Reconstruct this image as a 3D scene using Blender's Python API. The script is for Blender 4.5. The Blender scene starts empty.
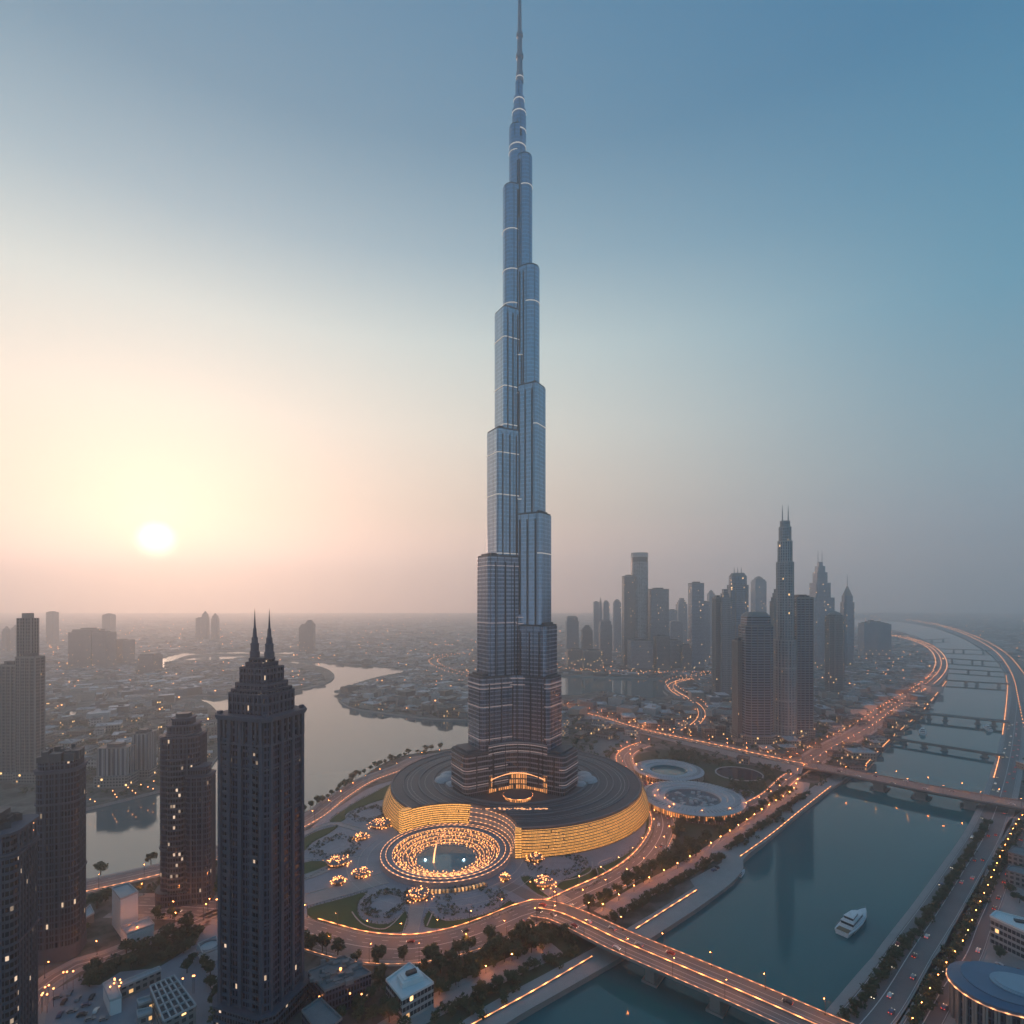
import bpy, math, random
import numpy as np
from mathutils import Vector, Matrix
from mathutils.geometry import tessellate_polygon
R = math.radians
PI = math.pi
rng = random.Random(7)
S = bpy.context.scene
C = S.collection

# ------------------------------------------------------------------ camera, sky, sun, exposure
CAM_H, FPX, HOR = 200.0, 550.0, 600.0
cd = bpy.data.cameras.new('camera'); cam = bpy.data.objects.new('camera', cd); C.objects.link(cam)
cam.location = (0, 0, CAM_H); cam.rotation_euler = (R(90), 0, 0)
cd.sensor_width = 36; cd.lens = FPX * 36 / 1024; cd.shift_y = (HOR - 512) / 1024
cd.clip_start = 1; cd.clip_end = 90000
S.camera = cam
SUN_AZ, SUN_EL = -32.9, 5.2          # degrees from +Y towards +X, and above the horizon
sun_dir = Vector((math.sin(R(SUN_AZ)) * math.cos(R(SUN_EL)), math.cos(R(SUN_AZ)) * math.cos(R(SUN_EL)), math.sin(R(SUN_EL))))


class NT:
    """short-hand for node trees"""
    def __init__(s, tree):
        s.t = tree; s.n = tree.nodes; s.l = tree.links
    def put(s, sock, v):
        if v is None: return
        if isinstance(v, bpy.types.NodeSocket): s.l.new(v, sock)
        else:
            if sock.type == 'RGBA' and len(v) == 3: v = (*v, 1)
            sock.default_value = v
    def node(s, typ, ins=None, **kw):
        nd = s.n.new(typ)
        for k, v in kw.items(): setattr(nd, k, v)
        for k, v in (ins or {}).items(): s.put(nd.inputs[k], v)
        return nd
    def m(s, op, a, b=None, c=None, clamp=False):
        nd = s.n.new('ShaderNodeMath'); nd.operation = op; nd.use_clamp = clamp
        s.put(nd.inputs[0], a); s.put(nd.inputs[1], b); s.put(nd.inputs[2], c)
        return nd.outputs[0]
    def vm(s, op, a, b=None):
        nd = s.n.new('ShaderNodeVectorMath'); nd.operation = op
        s.put(nd.inputs[0], a); s.put(nd.inputs[1], b)
        return nd.outputs['Value'] if op in ('DOT_PRODUCT', 'LENGTH') else nd.outputs[0]
    def mix(s, f, a, b, blend='MIX'):
        nd = s.n.new('ShaderNodeMix'); nd.data_type = 'RGBA'; nd.blend_type = blend
        s.put(nd.inputs[0], f); s.put(nd.inputs[6], a); s.put(nd.inputs[7], b)
        return nd.outputs[2]
    def mixf(s, f, a, b):
        nd = s.n.new('ShaderNodeMix'); nd.data_type = 'FLOAT'
        s.put(nd.inputs[0], f); s.put(nd.inputs[2], a); s.put(nd.inputs[3], b)
        return nd.outputs[0]
    def ramp(s, f, stops, interp='EASE'):
        nd = s.n.new('ShaderNodeValToRGB'); e = nd.color_ramp.elements; nd.color_ramp.interpolation = interp
        while len(e) < len(stops): e.new(0.5)
        for el, (p, c) in zip(e, stops):
            el.position = p; el.color = (*c, 1)
        s.put(nd.inputs[0], f)
        return nd.outputs[0]


W = bpy.data.worlds.new('World'); S.world = W; W.use_nodes = True
w = NT(W.node_tree); w.n.clear()
sky = w.node('ShaderNodeTexSky', sky_type='NISHITA', sun_disc=False)
sky.sun_elevation = R(SUN_EL); sky.sun_rotation = R(SUN_AZ); sky.altitude = 0
sky.air_density = 1.0; sky.dust_density = 1.6; sky.ozone_density = 1.5
dirn = w.node('ShaderNodeTexCoord').outputs['Generated']
el = w.node('ShaderNodeSeparateXYZ', {0: dirn}).outputs[2]
ct = w.vm('DOT_PRODUCT', dirn, tuple(sun_dir))
SKY_A = dict(
    # colour by height above the horizon: towards the sun, and away from it
    warm=[(0.0, (1.35, .78, .60)), (.06, (1.22, .74, .55)), (.15, (.84, .68, .51)), (.29, (.80, .80, .69)), (.42, (.63, .74, .71)), (.53, (.31, .47, .55)), (.64, (.145, .295, .41)), (1.0, (.05, .18, .35))],
    cool=[(0.0, (.34, .42, .52)), (.08, (.26, .36, .45)), (.20, (.22, .39, .47)), (.40, (.10, .32, .46)), (.65, (.04, .19, .35)), (1.0, (.04, .17, .34))])
elc = w.m('MAXIMUM', el, 0.0)
warm = w.ramp(elc, SKY_A['warm'], 'LINEAR'); cool = w.ramp(elc, SKY_A['cool'], 'LINEAR')
haze_col = None
side = w.m('MULTIPLY_ADD', ct, 0.5, 0.5, clamp=True)
sf = w.node('ShaderNodeMapRange', {0: side, 1: 0.60, 2: 0.975, 3: 0.0, 4: 1.0}, interpolation_type='SMOOTHSTEP').outputs[0]
grad = w.mix(sf, cool, warm)
SKY_N = 0.06
nish = w.mix(1.0, sky.outputs[0], (SKY_N, SKY_N, SKY_N), 'MULTIPLY')
base = w.mix(0.85, nish, grad)
# the sun's own disc with its aureole
ang = w.m('ARCCOSINE', w.m('MINIMUM', ct, 1.0))
disc = w.node('ShaderNodeMapRange', {0: ang, 1: R(.5), 2: R(1.9), 3: 1.0, 4: 0.0}, interpolation_type='SMOOTHSTEP').outputs[0]
aur = w.m('EXPONENT', w.m('MULTIPLY', ang, -1 / R(3.2)))
aur2 = w.m('EXPONENT', w.m('MULTIPLY', ang, -1 / R(11.0)))
base = w.mix(1.0, base, w.mix(1.0, (1.2, .85, .3), aur, 'MULTIPLY'), 'ADD')
base = w.mix(1.0, base, w.mix(1.0, (.04, .03, .01), aur2, 'MULTIPLY'), 'ADD')
base = w.mix(1.0, base, w.mix(1.0, (5.0, 4.4, 3.0), disc, 'MULTIPLY'), 'ADD')
bg = w.node('ShaderNodeBackground', {0: base, 1: 1.0})
w.l.new(bg.outputs[0], w.node('ShaderNodeOutputWorld').inputs[0])

sl = bpy.data.lights.new('sun', 'SUN'); sl.energy = 2.4; sl.angle = R(0.6); sl.color = (1, .57, .40)
sun = bpy.data.objects.new('sun', sl); C.objects.link(sun)
sun.rotation_euler = sun_dir.to_track_quat('Z', 'Y').to_euler()
S.view_settings.view_transform = 'Standard'; S.view_settings.look = 'None'
S.view_settings.exposure = 0.2; S.view_settings.gamma = 1.0
S.cycles.volume_bounces = 16; S.cycles.max_bounces = 20; S.cycles.diffuse_bounces = 2; S.cycles.glossy_bounces = 3
S.cycles.transparent_max_bounces = 6
S.cycles.use_denoising = True
S.cycles.sample_clamp_indirect = 4.0
S.cycles.sample_clamp_direct = 30.0

HAZE_D, HAZE_G, HAZE_C = .00031, .64, (.985, .995, 1.0, 1)      # even density per metre, forward scattering, colour

# ------------------------------------------------------------------ plan geometry
def g(px, py, z=0.0):
    """survey: the spot on the level z that the photograph shows at px, py"""
    d = (CAM_H - z) * FPX / (py - HOR)
    return ((px - 512) * d / FPX, d)
def pix(x, y, z=0.0):
    return (512 + x / y * FPX, HOR + (CAM_H - z) * FPX / y)
def gl(pts, z=0.0): return [g(a, b, z) for a, b in pts]
def smooth(P, step=6.0, closed=False):
    P = [np.array(p, float) for p in P]; n = len(P); out = []
    rngk = range(n) if closed else range(n - 1)
    for i in rngk:
        if closed: a, b, c, d = P[i - 1], P[i], P[(i + 1) % n], P[(i + 2) % n]
        else: a, b, c, d = P[max(i - 1, 0)], P[i], P[i + 1], P[min(i + 2, n - 1)]
        # centripetal spline keeps long and short spans from looping
        t = [0.0]
        for p, q in ((a, b), (b, c), (c, d)): t.append(t[-1] + max(np.linalg.norm(q - p), 1e-3) ** .5)
        k = max(1, int(np.linalg.norm(c - b) / step))
        for j in range(k):
            x = t[1] + (t[2] - t[1]) * j / k
            A1 = (t[1] - x) / (t[1] - t[0]) * a + (x - t[0]) / (t[1] - t[0]) * b
            A2 = (t[2] - x) / (t[2] - t[1]) * b + (x - t[1]) / (t[2] - t[1]) * c
            A3 = (t[3] - x) / (t[3] - t[2]) * c + (x - t[2]) / (t[3] - t[2]) * d
            B1 = (t[2] - x) / (t[2] - t[0]) * A1 + (x - t[0]) / (t[2] - t[0]) * A2
            B2 = (t[3] - x) / (t[3] - t[1]) * A2 + (x - t[1]) / (t[3] - t[1]) * A3
            out.append((t[2] - x) / (t[2] - t[1]) * B1 + (x - t[1]) / (t[2] - t[1]) * B2)
    if not closed: out.append(P[-1])
    return out
def inside(P, poly):
    P = np.asarray(P, float); x, y = P[:, 0], P[:, 1]; r = np.zeros(len(P), bool)
    n = len(poly)
    for i in range(n):
        x0, y0 = poly[i][:2]; x1, y1 = poly[(i + 1) % n][:2]
        if y0 == y1: continue
        c = (y0 > y) != (y1 > y)
        r ^= c & (x < (x1 - x0) * (y - y0) / (y1 - y0) + x0)
    return r
def area(poly):
    return .5 * sum(poly[i - 1][0] * poly[i][1] - poly[i][0] * poly[i - 1][1] for i in range(len(poly)))
def normals(P):
    P = np.asarray([p[:2] for p in P], float); T = np.gradient(P, axis=0)
    T /= np.maximum(np.linalg.norm(T, axis=1), 1e-6)[:, None]
    return np.stack([-T[:, 1], T[:, 0]], 1), T
def along(P, gap, start=0.0):
    """points every gap metres along a polyline: (xyz, tangent angle)"""
    out = []; need = start
    for a, b in zip(P[:-1], P[1:]):
        L = float(np.linalg.norm(b[:2] - a[:2]))
        while need <= L and L > 0:
            q = a + (b - a) * need / L
            out.append((q, math.atan2(b[1] - a[1], b[0] - a[0]))); need += gap
        need -= L
    return out

# ------------------------------------------------------------------ mesh builder
class MB:
    def __init__(s): s.v = []; s.f = []; s.u = []; s.m = []; s.sm = []
    def face(s, pts, uv=None, mat=0, smooth=False):
        k = len(s.v); s.v += [tuple(p) for p in pts]; s.f.append(list(range(k, k + len(pts))))
        s.u.append(uv if uv else [(p[0], p[1]) for p in pts]); s.m.append(mat); s.sm.append(smooth)
    def prism(s, poly, z0, z1, mat=0, cap=1, bottom=False, scale=1.0, about=(0, 0), u0=0.0, smooth=False):
        poly = [tuple(p[:2]) for p in poly]
        if area(poly) < 0: poly = poly[::-1]
        top = [((p[0] - about[0]) * scale + about[0], (p[1] - about[1]) * scale + about[1]) for p in poly]
        n = len(poly); u = u0
        for i in range(n):
            a, b = poly[i], poly[(i + 1) % n]; c, d = top[(i + 1) % n], top[i]
            L = math.hypot(b[0] - a[0], b[1] - a[1])
            s.face([(*a, z0), (*b, z0), (*c, z1), (*d, z1)], [(u, z0), (u + L, z0), (u + L, z1), (u, z1)], mat, smooth)
            u += L
        if cap is not None: s.face([(*p, z1) for p in top], None, cap)
        if bottom: s.face([(*p, z0) for p in poly[::-1]], None, mat)
    def box(s, cx, cy, z0, sx, sy, sz, rot=0.0, mat=0, cap=None, bottom=False):
        co, si = math.cos(rot), math.sin(rot)
        P = [(cx + co * x - si * y, cy + si * x + co * y) for x, y in ((-sx / 2, -sy / 2), (sx / 2, -sy / 2), (sx / 2, sy / 2), (-sx / 2, sy / 2))]
        s.prism(P, z0, z0 + sz, mat, mat if cap is None else cap, bottom)
    def lathe(s, prof, n=48, mat=0, c=(0, 0), a0=0.0, a1=2 * PI, smooth=True, mats=None):
        for k, ((r0, z0), (r1, z1)) in enumerate(zip(prof[:-1], prof[1:])):
            mm = mats[k] if mats else mat
            for i in range(n):
                t0 = a0 + (a1 - a0) * i / n; t1 = a0 + (a1 - a0) * (i + 1) / n
                q = lambda r, z, t: (c[0] + r * math.cos(t), c[1] + r * math.sin(t), z)
                L = math.hypot(r1 - r0, z1 - z0); rm = max(r0, r1)
                vv = (z0, z1) if abs(z1 - z0) > .2 * abs(r1 - r0) else (r0, r1)
                P = [q(r0, z0, t0), q(r0, z0, t1), q(r1, z1, t1), q(r1, z1, t0)]
                U = [(rm * t0, vv[0]), (rm * t1, vv[0]), (rm * t1, vv[1]), (rm * t0, vv[1])]
                if r0 < 1e-6: P, U = P[1:], U[1:]
                elif r1 < 1e-6: P, U = P[:3], U[:3]
                s.face(P, U, mm, smooth)
    def tube(s, P, r, n=6, mat=0, cap=True):
        P = [np.array(p, float) for p in P]; rings = []
        rr = r if isinstance(r, (list, tuple)) else [r] * len(P)
        for i, p in enumerate(P):
            t = P[min(i + 1, len(P) - 1)] - P[max(i - 1, 0)]; t /= max(np.linalg.norm(t), 1e-6)
            a = np.cross(t, (0, 0, 1.0)) if abs(t[2]) < .9 else np.cross(t, (1.0, 0, 0)); a /= np.linalg.norm(a); b = np.cross(t, a)
            rings.append([p + rr[i] * (math.cos(2 * PI * k / n) * a + math.sin(2 * PI * k / n) * b) for k in range(n)])
        for A, B in zip(rings[:-1], rings[1:]):
            for k in range(n): s.face([A[k], B[k], B[(k + 1) % n], A[(k + 1) % n]], None, mat, True)
        if cap: s.face(rings[0][::-1], None, mat); s.face(rings[-1], None, mat)
    def strip(s, P, w0, w1, dz=0.0, mat=0, z=None):
        """flat ribbon between offsets w0 and w1 beside a path"""
        N, _ = normals(P); d = 0.0
        for i in range(len(P) - 1):
            a, b = P[i], P[i + 1]; za = (a[2] if z is None else z) + dz; zb = (b[2] if z is None else z) + dz
            L = float(np.linalg.norm(b[:2] - a[:2]))
            q = lambda p, nn, o, zz: (p[0] + nn[0] * o, p[1] + nn[1] * o, zz)
            s.face([q(a, N[i], w0, za), q(a, N[i], w1, za), q(b, N[i + 1], w1, zb), q(b, N[i + 1], w0, zb)][::-1],
                   [(w0, d), (w1, d), (w1, d + L), (w0, d + L)][::-1], mat)
            d += L
    def beam(s, P, sect, mat=0, z=None):
        """a closed cross-section (offset, height) swept along a path"""
        N, _ = normals(P); rings = []; d = 0.0; D = []
        for i, p in enumerate(P):
            zz = p[2] if z is None else z
            rings.append([(p[0] + N[i][0] * o, p[1] + N[i][1] * o, zz + h) for o, h in sect])
            if i: d += float(np.linalg.norm(P[i][:2] - P[i - 1][:2]))
            D.append(d)
        n = len(sect)
        per = [0.0]
        for k in range(n): per.append(per[-1] + math.hypot(sect[(k + 1) % n][0] - sect[k][0], sect[(k + 1) % n][1] - sect[k][1]))
        for i in range(len(P) - 1):
            A, B = rings[i], rings[i + 1]
            for k in range(n):
                j = (k + 1) % n
                s.face([A[k], B[k], B[j], A[j]], [(D[i], per[k]), (D[i + 1], per[k]), (D[i + 1], per[k + 1]), (D[i], per[k + 1])], mat)
        s.face(rings[0], None, mat); s.face(rings[-1][::-1], None, mat)
    def ball(s, c, r, n=6, mat=0, sz=1.0):
        pr = [(0 if k in (0, 3) else r * math.sin(PI * k / 3), c[2] - r * sz * math.cos(PI * k / 3)) for k in range(4)]
        s.lathe(pr, n, mat, c[:2])
    def mesh(s, name, mats):
        me = bpy.data.meshes.new(name); me.from_pydata(s.v, [], s.f)
        ul = me.uv_layers.new(name='UVMap'); flat = [c for f in s.u for p in f for c in p[:2]]
        ul.data.foreach_set('uv', flat)
        for mt in (mats if isinstance(mats, (list, tuple)) else [mats]): me.materials.append(mt)
        me.polygons.foreach_set('material_index', s.m); me.polygons.foreach_set('use_smooth', s.sm)
        me.update()
        return me
    def build(s, name, mats, parent=None, loc=None, rz=0.0):
        return put(name, s.mesh(name, mats), parent, loc, rz)
def put(name, me, parent=None, loc=None, rz=0.0):
    o = bpy.data.objects.new(name, me); C.objects.link(o)
    if parent: o.parent = parent
    if loc is not None: o.location = loc
    if rz: o.rotation_euler = (0, 0, rz)
    return o
def tag(o, label, cat, group=None):
    o['label'] = label; o['category'] = cat
    if group: o['group'] = group
    return o
def thing(name, label, cat, loc=(0, 0, 0), rz=0.0, group=None):
    return tag(put(name, None, None, loc, rz), label, cat, group)
def struct(o, kind='structure'):
    o['kind'] = kind; return o
def dup(root, loc, rz=0.0, scale=1.0, label=None, group=None):
    r = root.copy(); C.objects.link(r); r.location = loc; r.rotation_euler = (0, 0, rz)
    r.scale = (scale,) * 3 if not isinstance(scale, tuple) else scale
    if label: r['label'] = label
    if group: r['group'] = group
    for ch in root.children:
        c = ch.copy(); C.objects.link(c); c.parent = r
        for gd in ch.children:
            d = gd.copy(); C.objects.link(d); d.parent = c
    return r
ONES = 'first second third fourth fifth sixth seventh eighth ninth tenth eleventh twelfth thirteenth fourteenth fifteenth sixteenth seventeenth eighteenth nineteenth'.split()
TENS = {20: 'twent', 30: 'thirt', 40: 'fort', 50: 'fift', 60: 'sixt', 70: 'sevent', 80: 'eight', 90: 'ninet'}
def nth(i):
    if i < 20: return ONES[i - 1]
    t, o = i // 10 * 10, i % 10
    return TENS.get(t, 'hundred') + ('ieth' if o == 0 else 'y-' + ONES[o - 1])

# ------------------------------------------------------------------ materials
def mat(name, col, rough=.7, metal=0.0, noise=0.0, scale=.2, emit=None, es=1.0, ior=1.5, bump=0.0, col2=None, detail=5):
    m = bpy.data.materials.new(name); m.use_nodes = True; t = NT(m.node_tree); b = t.n['Principled BSDF']
    c = (*col, 1)
    if noise or bump or col2:
        pos = t.node('ShaderNodeNewGeometry').outputs['Position']
        nz = t.node('ShaderNodeTexNoise', {'Vector': pos, 'Scale': scale, 'Detail': detail, 'Roughness': .6}).outputs[0]
        if col2: c = t.mix(t.node('ShaderNodeMapRange', {0: nz, 1: .35, 2: .65}).outputs[0], col, col2)
        if noise:
            c = t.mix(1.0, c, t.node('ShaderNodeCombineColor', {0: t.m('MULTIPLY_ADD', nz, 2 * noise, 1 - noise), 1: t.m('MULTIPLY_ADD', nz, 2 * noise, 1 - noise), 2: t.m('MULTIPLY_ADD', nz, 2 * noise, 1 - noise)}).outputs[0], 'MULTIPLY')
        if bump: t.put(b.inputs['Normal'], t.node('ShaderNodeBump', {'Height': nz, 'Strength': 1.0, 'Distance': bump}).outputs[0])
    t.put(b.inputs['Base Color'], c); b.inputs['Roughness'].default_value = rough; b.inputs['Metallic'].default_value = metal
    b.inputs['IOR'].default_value = ior
    if emit: b.inputs['Emission Color'].default_value = (*emit, 1); b.inputs['Emission Strength'].default_value = es
    return m
def facade(name, frame, glass, fh=3.6, bw=3.0, mh=.35, mv=.3, lit=.015, es=2.5, gr=.12, metal=0.0, gvar=.5, litcol=(1, .55, .2), fr=.6, fmetal=0.0, bandh=0, bandcol=None, dirt=.15, joint=0, vary=1.0):
    """rows of windows laid out in metres along the wall and up it"""
    m = bpy.data.materials.new(name); m.use_nodes = True; t = NT(m.node_tree); b = t.n['Principled BSDF']
    sx = t.node('ShaderNodeSeparateXYZ', {0: t.node('ShaderNodeUVMap', uv_map='UVMap').outputs[0]})
    u = t.m('DIVIDE', sx.outputs[0], bw); v = t.m('DIVIDE', sx.outputs[1], fh)
    wn = t.node('ShaderNodeTexWhiteNoise', {'Vector': t.node('ShaderNodeCombineXYZ', {0: t.m('FLOOR', u), 1: t.m('FLOOR', v)}).outputs[0]}, noise_dimensions='2D').outputs[0]
    mask = t.m('MULTIPLY', t.m('GREATER_THAN', t.m('FRACT', u), mv), t.m('GREATER_THAN', t.m('FRACT', v), mh))
    gc = t.mix(wn, tuple(x * (1 - gvar) for x in glass), tuple(x * (1 + gvar) for x in glass))
    pos = t.node('ShaderNodeNewGeometry').outputs['Position']
    nz = t.node('ShaderNodeTexNoise', {'Vector': pos, 'Scale': .06, 'Detail': 4}).outputs[0]
    dk = t.m('MULTIPLY_ADD', nz, 2 * dirt, 1 - dirt)
    fc = t.mix(1.0, frame, t.node('ShaderNodeCombineColor', {0: dk, 1: dk, 2: dk}).outputs[0], 'MULTIPLY')
    c = t.mix(mask, fc, gc)
    if joint:
        jm = t.m('LESS_THAN', t.m('FRACT', t.m('DIVIDE', sx.outputs[0], joint)), .9 / joint)
        c = t.mix(jm, c, tuple(x * .45 for x in glass))
    if bandh:
        bm = t.m('GREATER_THAN', t.m('FRACT', t.m('DIVIDE', sx.outputs[1], bandh)), 1 - 2.5 / bandh)
        c = t.mix(bm, c, bandcol); mask = t.m('MULTIPLY', mask, t.m('SUBTRACT', 1.0, bm))
    t.put(b.inputs['Base Color'], c)
    t.put(b.inputs['Roughness'], t.mixf(mask, fr, gr)); t.put(b.inputs['Metallic'], t.mixf(mask, fmetal, metal))
    if lit:
        on = t.m('MULTIPLY', mask, t.m('GREATER_THAN', wn, 1 - lit))
        w2 = t.node('ShaderNodeTexWhiteNoise', {'Vector': t.node('ShaderNodeCombineXYZ', {0: t.m('FLOOR', v), 1: t.m('FLOOR', u)}).outputs[0]}, noise_dimensions='2D').outputs[0]
        t.put(b.inputs['Emission Strength'], t.m('MULTIPLY', on, t.m('MULTIPLY_ADD', w2, es * vary, es * (.8 - .5 * vary))))
        b.inputs['Emission Color'].default_value = (*litcol, 1)
    m.cycles.emission_sampling = 'NONE' if lit < .3 else 'AUTO'
    return m
ORANGE = (1.0, .36, .09)
M = dict(
    concrete=mat('concrete', (.24, .23, .22), .8, noise=.25, scale=.08),
    pale=mat('pale_stone', (.42, .41, .40), .7, noise=.2, scale=.1),
    white=mat('white_paint', (.72, .73, .74), .5, noise=.08, scale=.2),
    asphalt=mat('asphalt', (.075, .072, .075), .75, noise=.25, scale=.05),
    roadway=mat('worn_roadway', (.19, .18, .175), .7, noise=.25, scale=.06),
    marking=mat('road_marking', (.7, .7, .68), .6),
    pave=mat('plaza_paving', (.25, .27, .31), .65, noise=.3, scale=.05),
    petal=mat('garden_paving', (.27, .29, .33), .7, noise=.3, scale=.25),
    prom=mat('promenade_paving', (.34, .32, .31), .75, noise=.2, scale=.1),
    lawn=mat('lawn', (.032, .085, .024), .9, noise=.4, scale=.12),
    parkland=mat('parkland', (.030, .072, .025), .9, noise=.4, scale=.04, col2=(.06, .065, .045)),
    roofdark=mat('dark_roof', (.075, .08, .09), .6, noise=.2, scale=.1),
    roofgrey=mat('grey_roof', (.20, .20, .21), .8, noise=.3, scale=.15),
    roofpale=mat('pale_roof', (.45, .46, .48), .6, noise=.15, scale=.15),
    roofblue=mat('blue_metal_roof', (.10, .17, .26), .4, metal=.3, noise=.15, scale=.1),
    metal=mat('dark_metal', (.06, .06, .065), .45, metal=.6),
    steel=mat('steel', (.25, .28, .33), .6, metal=.7),
    glass=mat('dark_glass', (.02, .03, .04), .08),
    lamp=mat('lamp_glow', (.8, .7, .5), .5, emit=(1, .27, .06), es=1500),
    street_glow=mat('street_lamp_glow', (.8, .7, .5), .5, emit=(1, .27, .06), es=420),
    lamp_far=mat('far_lamp_glow', (.8, .7, .5), .5, emit=(1, .34, .10), es=5),
    goldtrim=mat('gold_trim', (.30, .20, .09), .45, metal=.6),
    bulb=mat('bulb_glow', (.8, .7, .5), .5, emit=(1, .33, .08), es=5),
    strip=mat('light_strip_glow', (.8, .6, .4), .5, emit=(1, .34, .09), es=2.2),
    strip2=mat('soft_strip_glow', (.8, .6, .4), .5, emit=(1, .38, .14), es=1.0),
    band=mat('band_glow', (.7, .7, .7), .4, emit=(1, .75, .55), es=.28),
    bandlow=mat('low_band_glow', (.7, .6, .6), .4, emit=(1, .6, .42), es=.13),
    whitelight=mat('white_light', (.9, .9, .9), .4, emit=(.75, .9, 1), es=8),
    headlight=mat('headlight', (.9, .9, .9), .3, emit=(1, .85, .6), es=3),
    taillight=mat('taillight', (.5, .02, .01), .3, emit=(1, .08, .03), es=2.5),
    trunk=mat('bark', (.07, .05, .035), .9),
    leaf=mat('leaves', (.036, .070, .024), .75, noise=.5, scale=.5),
    leaf2=mat('deep_green_leaves', (.026, .062, .022), .75, noise=.5, scale=.5),
    leaf3=mat('olive_leaves', (.050, .074, .028), .75, noise=.5, scale=.5),
)
for k in ('band', 'bandlow', 'headlight', 'taillight', 'lamp_far'): M[k].cycles.emission_sampling = 'NONE'
def beads(name, col, es, gap):
    m = bpy.data.materials.new(name); m.use_nodes = True; t = NT(m.node_tree); b = t.n['Principled BSDF']
    u = t.node('ShaderNodeSeparateXYZ', {0: t.node('ShaderNodeUVMap', uv_map='UVMap').outputs[0]}).outputs[0]
    p = t.m('MULTIPLY_ADD', t.m('SINE', t.m('MULTIPLY', u, 2 * PI / gap)), .5, .5)
    nz = t.node('ShaderNodeTexNoise', {'Vector': t.node('ShaderNodeNewGeometry').outputs['Position'], 'Scale': .05, 'Detail': 3}).outputs[0]
    k = t.m('MULTIPLY', t.m('MULTIPLY_ADD', t.m('POWER', p, 3.0), 1.9, .32), t.m('MULTIPLY_ADD', nz, 1.6, .2))
    b.inputs['Base Color'].default_value = (.6, .5, .4, 1); b.inputs['Emission Color'].default_value = (*col, 1)
    t.put(b.inputs['Emission Strength'], t.m('MULTIPLY', k, es))
    return m
M['strip'] = beads('light_strip_glow', (1, .33, .085), 2.6, 9.0)
M['strip2'] = beads('soft_strip_glow', (1, .37, .13), 1.3, 5.0)
M['canvas'] = mat('lit_canvas', (.6, .5, .4), .8, emit=(1, .26, .05), es=.4)
def water_mat(name='water', c0=(.001, .120, .138), c1=(.001, .160, .172), ior=1.36):
    m = bpy.data.materials.new(name); m.use_nodes = True; t = NT(m.node_tree); b = t.n['Principled BSDF']
    pos = t.node('ShaderNodeNewGeometry').outputs['Position']
    n1 = t.node('ShaderNodeTexNoise', {'Vector': pos, 'Scale': .35, 'Detail': 4}).outputs[0]
    n2 = t.node('ShaderNodeTexNoise', {'Vector': pos, 'Scale': .012, 'Detail': 3}).outputs[0]
    t.put(b.inputs['Base Color'], t.mix(n2, c0, c1))
    b.inputs['Roughness'].default_value = .06; b.inputs['IOR'].default_value = ior
    t.put(b.inputs['Normal'], t.node('ShaderNodeBump', {'Height': n1, 'Strength': .25, 'Distance': .10}).outputs[0])
    return m
M['water'] = water_mat()
M['ember'] = mat('ember_glow', (.6, .4, .3), .5, emit=(1, .40, .14), es=1.5)
M['pool'] = water_mat('pool_water', (.10, .24, .28), (.14, .30, .34), 1.33)
M['far_lake'] = water_mat('far_lake_water', (.03, .15, .16), (.04, .18, .185), 1.5)
M['lake'] = water_mat('lake_water', (.085, .135, .135), (.11, .16, .155), 2.0)
def ground_mat():
    m = bpy.data.materials.new('ground'); m.use_nodes = True; t = NT(m.node_tree); b = t.n['Principled BSDF']
    pos = t.node('ShaderNodeNewGeometry').outputs['Position']
    a = t.node('ShaderNodeTexNoise', {'Vector': pos, 'Scale': .006, 'Detail': 6, 'Roughness': .6}).outputs[0]
    c = t.node('ShaderNodeTexNoise', {'Vector': pos, 'Scale': .05, 'Detail': 5, 'Roughness': .65}).outputs[0]
    vo = t.node('ShaderNodeTexVoronoi', {'Vector': pos, 'Scale': .03}, feature='DISTANCE_TO_EDGE').outputs[0]
    col = t.mix(t.node('ShaderNodeMapRange', {0: a, 1: .38, 2: .62}).outputs[0], (.075, .080, .060), (.24, .21, .19))
    col = t.mix(t.node('ShaderNodeMapRange', {0: c, 1: .42, 2: .60}).outputs[0], col, (.045, .052, .038))
    col = t.mix(t.node('ShaderNodeMapRange', {0: vo, 1: .03, 2: .08, 3: .3, 4: 0.0}).outputs[0], col, (.26, .24, .23))
    t.put(b.inputs['Base Color'], col); b.inputs['Roughness'].default_value = .9
    return m
M['ground'] = ground_mat()
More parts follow.
